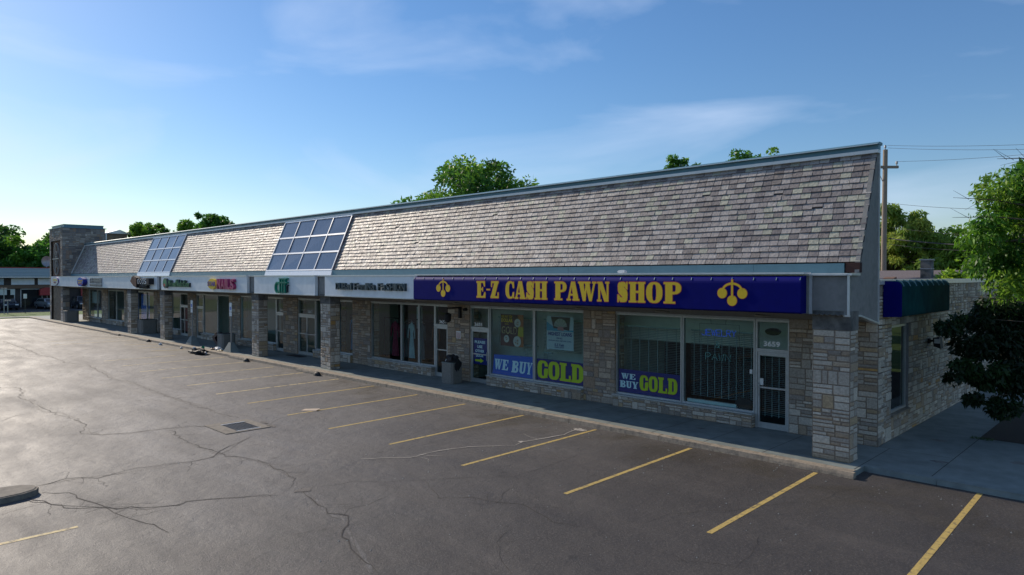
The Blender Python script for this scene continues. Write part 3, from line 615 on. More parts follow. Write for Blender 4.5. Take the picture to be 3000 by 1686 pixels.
def door(x0,x1,handle='l',bar=True,double=False,y=YG,transom=True,fm='alum'):
    mb=MB(); f=.055; z0=SWZ; zh=2.24
    mb.box(x0,x0+f,y-.1,y+.03,z0,3.1); mb.box(x1-f,x1,y-.1,y+.03,z0,3.1); mb.box(x0+f,x1-f,y-.1,y+.03,zh-.02,zh+.07); mb.box(x0+f,x1-f,y-.1,y+.03,3.1-f,3.1)
    o=build(mb,'door',M[fm],bld)
    leaves=[(x0+f,x1-f)] if not double else [(x0+f,(x0+x1)/2-.004),((x0+x1)/2+.004,x1-f)]
    for li,(a,b) in enumerate(leaves):
        mb=MB(); s=.065 if not double else .045
        mb.box(a+.004,b-.004,y-.085,y-.04,z0+.01,z0+.17); mb.box(a+.004,b-.004,y-.085,y-.04,zh-.12,zh-.025); mb.box(a+.004,a+s,y-.084,y-.04,z0+.17,zh-.12); mb.box(b-s,b-.004,y-.084,y-.04,z0+.17,zh-.12)
        if bar: mb.box(a+s,b-s,y-.08,y-.05,1.22,1.265)
        build(mb,'door_leaf',M[fm],o)
        build(MB().q([(a+s,y-.063,z0+.17),(b-s,y-.063,z0+.17),(b-s,y-.063,zh-.12),(a+s,y-.063,zh-.12)]),'pane',M['glass'],o)
        hx=(a+.05) if (handle=='l')!=(double and li==0) else (b-.05)
        mb=MB(); mb.tube([(hx,y-.09,1.02),(hx,y-.14,1.04),(hx,y-.14,1.34),(hx,y-.09,1.36)],.013,6)
        build(mb,'handle',M['alum'],o)
    if transom: build(MB().q([(x0+f,y-.04,zh+.07),(x1-f,y-.04,zh+.07),(x1-f,y-.04,3.1-f),(x0+f,y-.04,3.1-f)]),'transom_pane',M['glass'],o)
    return o
for a,b in [(-10.70,-8.44),(-13.12,-10.72),(-16.74,-14.43),(-19.07,-16.76),(-23.5,-22.42),(-24.76,-23.52),(-27.12,-24.78),(-30.0,-28.64),(-32.2,-30.9),(-39.0,-36.6),(-41.2,-39.02),(-44.7,-42.83),(-47.02,-44.72),(-52.88,-51.22),(-55.0,-52.9),(-58.35,-56.59),(-60.6,-58.37),(-62.0,-60.62),(-66.25,-63.9),(-68.64,-66.27),(-72.08,-70.43),(-74.85,-72.1)]:
    window(a,b)
D1=door(-8.42,-7.47,'l'); D2=door(-20.17,-19.09,'r'); D3=door(-22.40,-21.53,'l'); D4=door(-34.06,-32.22,double=True); D5=door(-36.58,-35.66,'l'); D6=door(-48.2,-47.04,'r',bar=True); D7=door(-51.2,-49.69,double=True)
# dark doors of the shop under the green script sign
# header and storefront top trim, interior rooms
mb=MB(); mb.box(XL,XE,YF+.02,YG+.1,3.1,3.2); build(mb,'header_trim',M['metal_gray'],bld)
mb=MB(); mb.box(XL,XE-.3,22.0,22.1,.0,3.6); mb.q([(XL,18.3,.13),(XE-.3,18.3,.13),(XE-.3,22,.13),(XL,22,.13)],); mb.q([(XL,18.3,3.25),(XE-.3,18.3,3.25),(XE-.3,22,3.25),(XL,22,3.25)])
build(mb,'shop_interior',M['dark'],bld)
for x in (-13.8,-20.8,-30.4,-34.9,-42,-49,-55.8,-62.9,-69.6): build(MB().box(x-.06,x+.06,18.6,22,.13,3.25),'party_wall',M['room'],bld)
build(MB().box(-13.7,-5.9,19.1,19.16,2.2,3.25),'display_backing',M['room'],bld)
build(MB().box(-20.7,-13.9,19.1,19.16,1.0,3.25),'display_backing',M['room'],bld)
# side wall
mb=MB()
def sidewall(y0,y1,z0,z1,sd): stone_rect(mb,(XE,y0,z0),(0,1,0),(1,0,0),y1-y0,z1-z0,sd,.95,PAL_WALL)
sidewall(YF,19.1,SWZ,4.08,900); sidewall(19.1,20.62,SWZ,.74,901); sidewall(19.1,20.62,3.03,4.08,902); sidewall(20.62,33,SWZ,4.08,903)
build(mb,'side_wall',M['stone'],bld)
mb=MB(); mb.box(XE-.2,XE-.001,18.6,19.1,SWZ,4.08,skip='r'); mb.box(XE-.2,XE-.001,20.62,33,SWZ,4.08,skip='r'); mb.box(XE-.2,XE-.001,19.1,20.62,SWZ,.74,skip='r'); mb.box(XE-.2,XE-.001,19.1,20.62,3.03,4.08,skip='r'); mb.box(XL,XE-.2,32.8,33,0,4.08)
build(mb,'wall_core',M['stucco'],bld)
o=build(MB().box(XE-.12,XE-.05,19.12,19.17,.76,3.02).box(XE-.12,XE-.05,20.54,20.6,.76,3.02).box(XE-.12,XE-.05,19.17,20.54,.76,.82).box(XE-.12,XE-.05,19.17,20.54,2.96,3.02),'side_window',M['alum'],bld)
build(MB().q([(XE-.085,19.17,.82),(XE-.085,20.54,.82),(XE-.085,20.54,2.96),(XE-.085,19.17,2.96)]),'pane',M['glass'],o)
build(MB().box(XE-.12,XE+.06,19.06,20.66,.70,.745),'window_sill',M['kerb'],bld)
# parapet cap and flat roof
mb=MB(); mb.box(XE-.28,XE+.06,18.0,33.1,4.08,4.17); mb.box(XE-.26,XE+.05,18.0,33.09,4.172,4.21); build(mb,'parapet_cap',M['trim'],bld)
build(MB().box(XL,XE-.28,18.0,32.9,3.86,3.9),'flat_roof',M['roofing'],bld)
# mansard: slates row by row
def mans(x,s,off=0):   # point on the slope; s metres up along it
    L_=math.hypot(YM1-YM0,ZM1-ZM0); ty,tz=(YM1-YM0)/L_,(ZM1-ZM0)/L_
    return Vector((x,YM0+ty*s-tz*off,ZM0+tz*s+ty*off))
SL=math.hypot(YM1-YM0,ZM1-ZM0)
sky_x=[(-34.75,-28.1),(-55.55,-48.9)]
def in_sky(a,b): return any(b>p-.02 and a<q+.02 for p,q in sky_x)
r=random.Random(21); mb=MB(); XT=-74.9
mb.q([mans(XT,0,0),mans(XE+.02,0,0),mans(XE+.02,SL,0),mans(XT,SL,0)],(.05,.045,.045))
rows=18; ex=SL/rows
PS=[((0.225,0.204,0.197),5),((0.150,0.134,0.133),3.2),((0.280,0.259,0.246),4),((0.288,0.289,0.234),2.0),((0.310,0.291,0.271),1.0),((0.185,0.162,0.152),1.5)]
for k in range(rows):
    x=XT+(k%2)*.12+r.uniform(-.02,.02)
    while x<XE+.01:
        wd=.245+r.uniform(-.012,.012); a=x+.006; b=min(x+wd-.006,XE+.015); x+=wd
        if b-a<.04: continue
        cuts=[(a,b)]
        done=False
        for p,q in sky_x:
            if a>=p and b<=q: done=True
            elif a<p<b: b=p
            elif a<q<b: a=q
        if done or b-a<.02: continue
        s0=k*ex-r.uniform(0,.006); s1=(k+1)*ex+.01; t0=.030+r.uniform(-.005,.008); t1=.004
        sk=r.uniform(-.003,.003); cc=pick(PS,r)
        if r.random()<.006: s0+=ex*.3
        A=mans(a,s0+sk,t0); B=mans(b,s0-sk,t0+r.uniform(-.003,.003)); Cc=mans(b,s1,t1); Dd=mans(a,s1,t1)
        mb.q([A,B,Cc,Dd],cc)
        A0=mans(a,s0+sk,.001); B0=mans(b,s0-sk,.001)
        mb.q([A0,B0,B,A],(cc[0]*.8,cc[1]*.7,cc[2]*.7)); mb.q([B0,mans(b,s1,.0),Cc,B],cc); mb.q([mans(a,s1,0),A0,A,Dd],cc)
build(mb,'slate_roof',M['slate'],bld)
# skylights
for x0,x1 in sky_x:
    fr=MB(); nC,nR=4,3
    def bar(xa,xb,sa,sb,h,m=fr,base=.0):
        m.hexa([mans(xa,sa,base),mans(xb,sa,base),mans(xb,sb,base),mans(xa,sb,base),mans(xa,sa,h),mans(xb,sa,h),mans(xb,sb,h),mans(xa,sb,h)])
    bar(x0,x1,-.06,.0,.09); bar(x0,x1,SL-.14,SL-.01,.085)
    bar(x0,x0+.05,0.0,SL-.14,.088); bar(x1-.05,x1,0.0,SL-.14,.088)
    for i in range(1,nC): xx=x0+(x1-x0)*i/nC; bar(xx-.03,xx+.03,.0,SL-.14,.084)
    for j in range(1,nR):
        ss=(SL-.14)*j/nR
        for i in range(nC): bar(x0+(x1-x0)*i/nC+.031,x0+(x1-x0)*(i+1)/nC-.031,ss-.04,ss+.04,.078)
    o=build(fr,'skylight',M['trim'],bld)
    for i in range(nC+1): xx=x0+(x1-x0)*i/nC; side=MB(); side.hexa([mans(xx-.036,0,.03),mans(xx+.036,0,.03),mans(xx+.036,SL-.14,.03),mans(xx-.036,SL-.14,.03),mans(xx-.036,0,.06),mans(xx+.036,0,.06),mans(xx+.036,SL-.14,.06),mans(xx-.036,SL-.14,.06)]); build(side,'glazing_bar',M['bronze'],o)
    for i in range(nC):
        for j in range(nR):
            g=MB(); a=x0+(x1-x0)*i/nC+.03; b=x0+(x1-x0)*(i+1)/nC-.03; s0=(SL-.14)*j/nR+(.0 if j==0 else .04); s1=(SL-.14)*(j+1)/nR-(.0 if j==nR-1 else .04)
            e=.005*((i*3+j*5)%4-1.5); g.q([mans(a,s0,.045+e),mans(b,s0,.045-e),mans(b,s1,.045+e*.5),mans(a,s1,.045)])
            build(g,'pane',M['skyglass'],o)
    build(MB().hexa([mans(x0-.02,-.30,-.02),mans(x1+.02,-.30,-.02),mans(x1+.02,-.07,.0),mans(x0-.02,-.07,.0),mans(x0-.02,-.30,.05),mans(x1+.02,-.30,.05),mans(x1+.02,-.07,.075),mans(x0-.02,-.07,.075)]),'flashing',M['trim'],o)
# ridge fascia
mb=MB(); x=XT; seg=6.1
mb2=MB()
while x<XE:
    x2=min(XE+.05,x+seg); mb.box(x+.004,x2-.004,YM1-.06,YM1+.1,ZM1+.05,ZM1+.17); mb2.box(x+.002,x2-.002,YM1-.11,YM1+.1,ZM1-.03,ZM1+.048); x=x2
build(mb,'ridge_fascia',M['band'],bld); build(mb2,'drip_edge',M['white'],bld)
mb=MB(); mb.prism([(YM1-.13,ZM1+.17),(YM1-.14,ZM1+.185),(YM1-.02,ZM1+.235),(YM1+.2,ZM1+.235),(YM1+.2,ZM1+.17)],XT,XE+.06,'x'); build(mb,'ridge_cap',M['band'],bld)
build(MB().box(XT,XE+.058,YM1-.155,YM1-.142,ZM1+.165,ZM1+.18),'bright_seam',M['trim'],bld)
build(MB().box(XT,XE-.12,YM1+.12,YM1+.16,3.9,ZM1+.168),'mansard_back',M['stucco'],bld)
# end panel of the mansard and canopy (grey stucco)
pr=[(15.98,3.42),(15.98,4.33),(16.5,4.36),(YM0-.06,ZM0-.26),(YM0-.03,ZM0),(YM1-.03,ZM1+.0),(YM1-.05,ZM1+.165),(18.02,ZM1+.165),(18.02,3.16),(16.7,3.40)]
mb=MB(); mb.prism(pr,XE-.10,XE+.0,'x'); build(mb,'end_panel',M['stucco'],bld)
mb=MB(); mb.box(XE-.11,XE+.03,17.985,18.03,3.16,ZM1+.16); mb.box(XE-.02,XE+.03,15.95,16.0,3.42,4.33)
mb.prism([(15.98,3.42),(16.7,3.40),(18.02,3.16),(18.02,3.12),(16.7,3.36),(15.98,3.38)],XE-.11,XE+.035,'x')
build(mb,'end_panel_trim',M['trim'],bld)
build(MB().box(XE-.3,XE+.01,YM0-.05,YM0+.1,4.37,4.6),'rusty_gap_plate',M['gapbrown'],bld)
# band below the slates
mb=MB(); x=XT
while x<XE-.33:
    x2=min(XE-.32,x+3.05); mb.box(x+.003,x2-.003,YM0-.08,YM0+.02,4.34,4.585); x=x2
build(mb,'lower_band',M['band'],bld)
build(MB().box(XT,XE-.02,15.9,YM0-.08,4.30,4.335),'canopy_top',M['trim'],bld)
# canopy sign panels
PZ0,PZ1=3.42,4.30; YP=15.62
YN=15.84
SXF=15.84/15.6
panels=[(-74.0,-69.0),(-68.99,-62.3),(-62.29,-56.0),(-55.99,-48.25),(-47.42,-41.5),(-41.49,-34.75),(-33.9,-27.8),(-26.95,-24.8),(-24.79,-20.6)]
for a,b in panels:
    a*=SXF; b*=SXF
    if b>-21.5: b=-20.62
    o=build(MB().box(a,b,YN,YN+.15,PZ0,PZ1),'sign_panel',M['fascia'],bld)
    build(MB().box(a-.01,b+.004,YN-.03,YN+.17,PZ1,PZ1+.055).box(a,b,YN-.012,YN-.001,PZ0,PZ0+.04),'cap_trim',M['trim'],o)
build(MB().box(-20.59,-6.17,YP+.30,YP+.42,PZ0,PZ1+.02),'sign_backing',M['stucco'],bld)
build(MB().box(-20.6,-6.16,YP+.06,YP+.46,PZ1+.03,PZ1+.075),'cap_trim',M['trim'],bld)
build(MB().box(-6.165,-6.09,YP+.36,YP+.5,PZ0,PZ1+.02),'panel_edge_trim',M['trim'],bld)
build(MB().box(XT,-6.1,16.02,16.12,PZ0,4.29),'canopy_backing',M['stucco'],bld)
# columns
cols=[(-6.08,-5.27),(-28.05,-27.2),(-35.1,-34.3),(-48.95,-48.1),(-55.85,-55.05)]
for i,(a,b) in enumerate(cols):
    mb=MB(); stone_box(mb,a,b,16.02,16.5,SWZ,3.07,500+i*9,'frlk',1.0 if i<3 else 1.3,PAL_WALL)
    o=build(mb,'stone_column',M['stone'],bld)
    build(MB().box(a-.01,b+.01,16.0,16.52,3.07,3.50),'capital_block',M['stucco_stain'],o)
    build(MB().box(a+.0,b-.0,15.985,16.52,3.502,4.29),'column_head',M['stucco'],o)
build(MB().box(-6.1,-5.22,15.93,16.5,4.30,4.352),'cap_trim',M['trim'],bld)
# soffit: ribbed sheet sloping down to the shopfronts
mb=MB(); x=-76.9; r=random.Random(2)
def zs(y): return 3.41+(3.15-3.41)*(y-15.84)/(18.1-15.84)
while x<XE-.12:
    mb.q([(x,15.84,zs(15.84)),(x,18.06,zs(18.06)),(x+.075,18.06,zs(18.06)),(x+.075,15.84,zs(15.84))]); 
    mb.q([(x+.075,15.84,zs(15.84)+.02),(x+.075,18.06,zs(18.06)+.02),(x+.12,18.06,zs(18.06)+.02),(x+.12,15.84,zs(15.84)+.02)])
    mb.q([(x+.075,15.84,zs(15.84)),(x+.075,18.06,zs(18.06)),(x+.075,18.06,zs(18.06)+.02),(x+.075,15.84,zs(15.84)+.02)])
    mb.q([(x+.12,15.84,zs(15.84)+.02),(x+.12,18.06,zs(18.06)+.02),(x+.12,18.06,zs(18.06)),(x+.12,15.84,zs(15.84))])
    x+=.12
M['soffit']=mat('tan_metal_soffit',(.27,.24,.20),.6,vary=.06)
build(mb,'soffit',M['soffit'],bld)
for i in range(24):
    x=-7.6-i*2.93; y=16.75; mb=MB()
    mb.prism([(x+.2*math.cos(2*math.pi*k/18),y+.2*math.sin(2*math.pi*k/18)) for k in range(18)],zs(y)-.03,zs(y)-.002,'z'); build(mb,'soffit_light',M['soffit'],bld)
# ---- tower
TX0,TX1,TY0,TY1,TZ=-79.9,-74.9,15.98,19.55,8.92
mb=MB()
S=1.5
stone_rect(mb,(TX0,TY0,SWZ),(1,0,0),(0,-1,0),.62,TZ-SWZ,700,S,PAL_DARK)
stone_rect(mb,(TX1-.72,TY0,SWZ),(1,0,0),(0,-1,0),.72,TZ-SWZ,701,S,PAL_DARK)
stone_rect(mb,(TX0+.62,TY0,7.75),(1,0,0),(0,-1,0),TX1-TX0-1.34,TZ-7.75,702,S,PAL_DARK)
stone_rect(mb,(TX1,TY0,4.3),(0,1,0),(1,0,0),TY1-TY0,TZ-4.3,703,S*.8,PAL_DARK)
stone_rect(mb,(TX1,TY0,SWZ),(0,1,0),(1,0,0),.55,4.2-SWZ,704,S*.8,PAL_DARK)
stone_rect(mb,(TX0,TY1,3.4),(0,-1,0),(-1,0,0),TY1-TY0,TZ-3.4,705,S,PAL_DARK)
stone_rect(mb,(TX0,TY0+.55,SWZ),(0,-1,0),(-1,0,0),.55,3.3,706,S,PAL_DARK)
mb.box(TX0+.01,TX1-.01,TY1-.05,TY1,4,TZ,(.15,.14,.13)); mb.box(TX0+.01,TX1-.01,TY0+.3,TY0+.54,SWZ,TZ,(.12,.11,.1)); mb.box(TX0+.01,TX1-.01,TY0+.3,TY1-.1,3.35,3.45,(.2,.18,.15))
tw=build(mb,'tower',M['stone'],bld)
mb=MB(); stone_rect(mb,(TX0+.62,TY0+.16,SWZ),(1,0,0),(0,-1,0),TX1-TX0-1.34,3.3,710,1.2,[((.23,.165,.11),3),((.19,.14,.095),2),((.27,.2,.13),2)])
build(mb,'tower_infill',M['stone'],tw)
build(MB().box(TX0+.62,TX1-.72,TY0+.14,TY0+.29,4.36,7.75),'oval_recess',M['rust'],tw)
# white tracery
cx=(TX0+.62+TX1-.72)/2; mb=MB(); y0,y1=TY0+.03,TY0+.12
mb.ring(cx,6.02,1.22,1.55,.055,y0,y1,40); mb.ring(cx,6.85,.56,.7,.05,y0-.02,y1-.01,28); mb.ring(cx,5.97,.42,.8,.05,y0-.03,y1-.02,28); mb.ring(cx,5.16,.56,.68,.05,y0-.02,y1-.01,28)
mb.box(cx-1.32,cx+1.32,y0-.05,y0-.031,5.99,6.07); mb.box(cx-.03,cx+.03,y0-.06,y0-.051,4.7,7.35)
build(mb,'white_tracery',M['metal_gray'],tw)
mb=MB(); mb.box(TX0-.1,TX1+.08,TY0-.08,TY1+.1,TZ,TZ+.08); mb.box(TX0+.35,TX1+.02,TY0+.15,TY1-.15,TZ+.081,TZ+.28)
mb.box(TX0+.25,TX1+.06,TY0+.1,TY1-.1,TZ+.281,TZ+.33); build(mb,'tower_cap',M['band'],tw)
mb=MB(); stone_box(mb,TX1-3.6,TX1-.2,TY1+.15,TY1+2.0,4.0,8.55,715,'frk',1.2,[((.24,.17,.10),3),((.19,.14,.1),2)])
ch=build(mb,'rear_stair_block',M['stone'],bld)
mb=MB(); mb.prism([(TY1+.02,8.55),(TY1+2.25,8.55),(TY1+1.3,8.95)],TX1-3.8,TX1,'x'); build(mb,'cap',M['trim'],ch)
build(MB().box(TX1+.01,TX1+.1,TY1+.02,TY1+.12,4,8.6),'downpipe',M['trim'],tw)
# rake flashing where the slates meet the tower
build(MB().hexa([mans(TX1+.02,0,.02),mans(TX1+.14,0,.02),mans(TX1+.14,SL,.02),mans(TX1+.02,SL,.02),mans(TX1+.02,0,.09),mans(TX1+.14,0,.09),mans(TX1+.14,SL,.09),mans(TX1+.02,SL,.09)]),'flashing',M['trim'],tw)
# house numbers on the transoms (parts of the doors)
text_part('3659',-8.21,-7.75,2.37,2.52,YG-.05,'house_number',M['numw'],D1,bold=.035)
text_part('3655',-19.98,-19.52,2.34,2.48,YG-.05,'house_number',M['numw'],D2,bold=.02)
text_part('3651',-22.16,-21.72,2.34,2.48,YG-.05,'house_number',M['numw'],D3,bold=.02)
text_part('3647',-33.1,-32.6,2.36,2.52,YG-.05,'house_number',M['white'],D4)
text_part('3643',-36.2,-35.85,2.36,2.50,YG-.05,'house_number',M['white'],D5)
# ============================================================ AWNINGS AND SIGNS
aw=thing('shop_awning','long navy awning over the windows lettered E-Z CASH PAWN SHOP in yellow with red edging','awning',(-13.4,15.8,3.42))
def awn_prof():
    p=[(YP+.36,3.44),(YP+.02,3.43),(YP-.02,3.46)]
    p+=[(YP-.02+.0,4.12)]
    for k in range(1,7): a=math.pi/2*k/6; p.append((YP-.02+.16*(1-math.cos(a)),4.12+.17*math.sin(a)))
    p.append((YP+.36,4.30)); return p
build(MB().prism(awn_prof(),-20.56,-6.2,'x'),'canvas',M['navy'],aw)
for i in range(27):
    x=-20.52+i*.55; build(MB().tube([(x,YP-.012,4.19),(x,YP+.02,4.25)],.010,6),'clip',M['band'],aw)
mf=MB(); mo=MB()
def zf(x): return 0
YT=YP-.026
L1=[('E',-17.06,-16.62),('-',-16.57,-16.40),('Z',-16.37,-15.99)]
L2=[('C',-15.67,-15.28),('A',-15.26,-14.77),('S',-14.76,-14.40),('H',-14.39,-13.86)]
L3=[('P',-13.58,-13.1),('A',-13.09,-12.61),('W',-12.66,-11.99),('N',-11.96,-11.53)]
L4=[('S',-11.27,-10.89),('H',-10.87,-10.34),('O',-10.31,-9.81),('P',-9.77,-9.25)]
for Ls in (L1,L2,L3,L4):
    for (ch_,a,b) in Ls:
        f=MB(); e=MB()
        if ch_=='-': slab_text(f,[(ch_,a,b)],3.77,3.93,YT-.004,e,.016)
        else: slab_text(f,[(ch_,a,b)],3.575,4.13,YT-.004,e,.016)
        lo=build(f,'awning_letter',M['gold'],aw); build(e,'letter_outline',M['red'],lo)
for cx_,sc_ in ((-18.82,1.0),(-7.85,1.0)):
    def balls(g,y):
        f=MB()
        f.disc(cx_-.26,3.87,.125+g,.125+g,y,y+.002); f.disc(cx_+.26,3.87,.125+g,.125+g,y,y+.002); f.disc(cx_,3.69,.125+g,.125+g,y-.0006,y+.0014)
        f.ring(cx_,3.93,.27+g,.2+g,.05+2*g,y-.0012,y+.0008,16,a0=R(12),a1=R(168)); f.box(cx_-.024-g,cx_+.024+g,y-.0018,y+.0002,3.78,4.2+g)
        return f
    lo=build(balls(0,YT-.006),'pawn_balls',M['gold'],aw); build(balls(.012,YT-.0005),'letter_outline',M['red'],lo)
# side awning
saw=thing('side_awning','plain navy and weathered teal awning on the shaded side wall','awning',(-5.0,20.5,3.3))
p=[(XE+.03,3.28),(XE+.42,3.30),(XE+.44,3.33),(XE+.44,4.02)]+[(XE+.44-.14*(1-math.cos(math.pi/2*k/6)),4.02+.14*math.sin(math.pi/2*k/6)) for k in range(1,7)]+[(XE+.03,4.17)]
mb=MB(); mb.prism(p,18.34,23.0,'y'); build(mb,'canvas',M['green_aw'],saw)
mb=MB(); mb.prism([(a,b) for a,b in p],18.32,18.338,'y'); build(mb,'end_panel',M['navy'],saw)
for i in range(9):
    y=18.45+i*.55; build(MB().tube([(XE+.445,y,4.04),(XE+.40,y,4.14),(XE+.28,y,4.185)],.02,6),'clip',M['band'],saw)

def strokes(x0,x1,z0,z1,y,dp,name,m,parent,n,seed):
    r=random.Random(seed); wd=(x1-x0)/n
    for i in range(n):
        a=x0+wd*(i+.1); b=a+wd*.8; k=r.randint(0,3); t=wd*.2; h=(z1-z0); mb=MB()
        mb.box(a,a+t,y-dp,y,z0,z1)
        if k!=1: mb.box(b-t,b,y-dp,y,z0+(h*.4 if k==2 else 0),z1)
        mb.box(a+t,b-t,y-dp,y,z1-h*.16,z1) if k!=3 else mb.box(a+t,b-t,y-dp,y,z0,z0+h*.16)
        mb.box(a+t,b-t,y-dp,y,z0+h*.4,z0+h*.56)
        build(mb,name,M[m],parent)
def sign(name,label,loc,cat='sign',group='shop signs on the white canopy fascia'):
    t=thing(name,label,cat,(loc[0]*SXF,loc[1],loc[2]) if group else loc,group)
    if group: SIGNX.add(t.name)
    return t
YS=YN
SIGNX=set()
# DUBAI FEMINA FASHION
s=sign('shop_sign','dark channel letters reading DUBAI FEMINA FASHION on the white canopy left of the navy awning',(-23.4,YS,3.7))
def letters(words,x0,x1,z0,z1,s_,mface,medge,depth=.11,bold=.015,space=.02,zj=None,shear=0):
    n=len(words); tot=sum((.6 if c==' ' else (.45 if c in 'iIl' else 1)) for c in words); x=x0
    for c in words:
        wd=(x1-x0)*(.6 if c==' ' else (.45 if c in 'iIl' else 1))/tot
        if c!=' ':
            g=wd*.06
            h=z1 if not (c.islower() and c not in 'bdfhklit') else z0+(z1-z0)*.78
            zz0=z0-(.12*(z1-z0) if c in 'gy' else 0)
            o=text_part(c,x+g,x+wd-g,zz0,h,YS-.012,'channel_letter',M[medge],s_,depth=depth,bold=bold)
            text_part(c,x+g+.004,x+wd-g-.004,zz0+.004,h-.004,YS-.012-depth-.001,'letter_face',M[mface],o,depth=.004,bold=bold)
        x+=wd
letters('DUBaI FemINa FaSHION',-25.9,-20.95,3.73,4.02,s,'letterface','dark_letter',.10,bold=.0)

# GIFT
s=sign('shop_sign','green outlined gift sign with a large ring on the white canopy between two columns',(-30.7,YS,3.5))
mb=MB(); mb.ring(-31.15,3.76,.26,.28,.055,YS-.15,YS-.01,24); build(mb,'channel_letter',M['teal_letter'],s)
for (a,b,c_,d_) in [(-30.9,-30.84,3.5,4.2),(-30.66,-30.6,3.5,4.2),(-30.42,-30.36,3.5,4.2),(-30.95,-30.2,4.16,4.22),(-30.95,-30.2,3.97,4.03)]:
    build(MB().box(a,b,YS-.16,YS-.01,c_,d_),'channel_letter',M['teal_letter'],s)
text_part('GIFT',-30.95,-30.15,3.52,3.9,YS-.02,'channel_letter',M['dark_letter'],s,depth=.10)
# STAR NAILS
s=sign('shop_sign','raspberry NAILS letters with a round yellow disc reading STAR on the white canopy',(-37.7,YS,3.6))
o=build(MB().disc(-38.95,3.88,.6,.30,YS-.14,YS-.01),'round_plate',M['gold'],s)
text_part('STAR',-39.5,-38.4,3.75,4.02,YS-.145,'letter_face',M['purple_letter'],o,depth=.015,bold=.03)
for i,c in enumerate('NAILS'):
    ws=[.52,.52,.24,.46,.5]; x=-38.22+sum(ws[:i])
    text_part(c,x+.03,x+ws[i]-.03,3.60,4.17,YS-.012,'channel_letter',M['pink_letter'],s,depth=.16,bold=.03)
# NUTRITION (green script)
s=sign('shop_sign','green script letters with an oval emblem on the white canopy left of the STAR disc',(-44,YS,3.6))
o=build(MB().disc(-46.35,3.88,.40,.32,YS-.14,YS-.01),'oval_emblem',M['dark_letter'],s)
build(MB().disc(-46.35,3.90,.30,.25,YS-.147,YS-.141),'letter_face',M['green_letter'],o)
build(MB().disc(-46.42,3.76,.15,.09,YS-.152,YS-.148),'letter_face',M['red'],o)
x=-45.9
for c,wd,h in [('M',.46,.42),('i',.16,.40),('x',.26,.26),('e',.26,.26),('d',.28,.44),('N',.42,.46),('u',.27,.26),('t',.18,.42),('r',.2,.26),('i',.14,.4),('t',.18,.42),('i',.14,.4),('o',.27,.26),('n',.27,.26)]:
    o=text_part(c,x,x+wd,3.66,3.66+h,YS-.012,'channel_letter',M['dark_letter'],s,depth=.11,bold=.02,shear=.3)
    text_part(c,x+.004,x+wd-.004,3.664,3.656+h,YS-.125,'letter_face',M['green_letter'],o,depth=.004,bold=.02,shear=.3); x+=wd+.005
# box sign with brown diamond
s=sign('shop_sign','brown diamond emblem beside black boxed letters projecting from the white canopy near the far end',(-50.8,YS,3.8))
mb=MB(); mb.prism([(-52.75,3.98),(-52.1,4.38),(-51.4,4.22),(-51.4,3.52),(-52.1,3.66)],YS-.3,YS-.01,'y'); o=build(mb,'diamond_emblem',M['black'],s)
mb=MB(); mb.prism([(-52.72,3.98),(-52.28,4.34),(-51.85,3.70),(-52.1,3.68)],YS-.312,YS-.301,'y',); mb.prism([(-52.2,4.33),(-51.42,4.20),(-51.42,3.54),(-51.78,3.66)],YS-.312,YS-.301,'y'); build(mb,'emblem_face',M['rust'],o)
x=-51.2
for c in 'OOOS':
    o=text_part(c,x,x+.46,3.76,4.18,YS-.012,'channel_letter',M['black'],s,depth=.30,bold=.06)
    text_part(c,x+.05,x+.41,3.80,4.14,YS-.315,'letter_face',M['fascia'],o,depth=.004,bold=.0); x+=.48
strokes(-51.1,-49.6,3.48,3.72,YS-.005,.22,'channel_letter','black',s,4,6); build(MB().box(-49.25,-48.8,YS-.34,YS-.005,3.78,4.2),'side_box',M['black'],s)
# round logo + CREDIT text
s=sign('round_sign','dark blue round sign with yellow lettering on the canopy nearest the tower',(-65.8,YS,3.9))
def roundlogo(s,cx_,cz_,rx,rz,y,dp):
    o=build(MB().disc(cx_,cz_,rx,rz,y-dp,y,32),'drum',M['navyp'],s)
    build(MB().disc(cx_,cz_,rx*.94,rz*.94,y-dp-.006,y-dp-.001,32),'face',M['blue_wall'],o)
    strokes(cx_-rx*.8,cx_+rx*.8,cz_+.03,cz_+rz*.45,y-dp-.0075,.006,'letter_face','gold',o,7,1)
    strokes(cx_-rx*.65,cx_+rx*.65,cz_-rz*.35,cz_-.02,y-dp-.0075,.006,'letter_face','gold',o,5,2)
    build(MB().box(cx_-rx*.75,cx_+rx*.75,y-dp-.012,y-dp-.007,cz_-rz*.6,cz_-rz*.42),'stripe',M['redp'],o)
roundlogo(s,-65.8,3.87,.98,.37,YS-.02,.3)
s=sign('shop_sign','two rows of dull grey unlit letters on the canopy right of the round blue sign',(-62.2,YS,3.8))
strokes(-63.9,-60.6,3.76,4.20,YS-.005,.09,'channel_letter','metal_gray',s,7,3)
strokes(-63.9,-60.6,3.52,3.70,YS-.005,.09,'channel_letter','metal_gray',s,9,4)
s=sign('round_sign','faded round sign on the square white panel of the tower front',(-77.4,TY0,3.9),group=None)
build(MB().box(TX0+.64,TX1-.74,TY0-.03,TY0+.13,3.44,4.34),'white_panel',M['fascia'],s)
o=build(MB().disc(-77.35,3.89,1.2,.40,TY0-.10,TY0-.031,32),'drum',M['purple_letter'],s); build(MB().disc(-77.35,3.89,1.12,.37,TY0-.106,TY0-.101,32),'face',M['room'],o)
strokes(-78.2,-76.5,3.9,4.08,TY0-.1075,.004,'letter_face','gold',o,7,1); strokes(-77.9,-76.8,3.68,3.84,TY0-.1075,.004,'letter_face','redp',o,5,2)
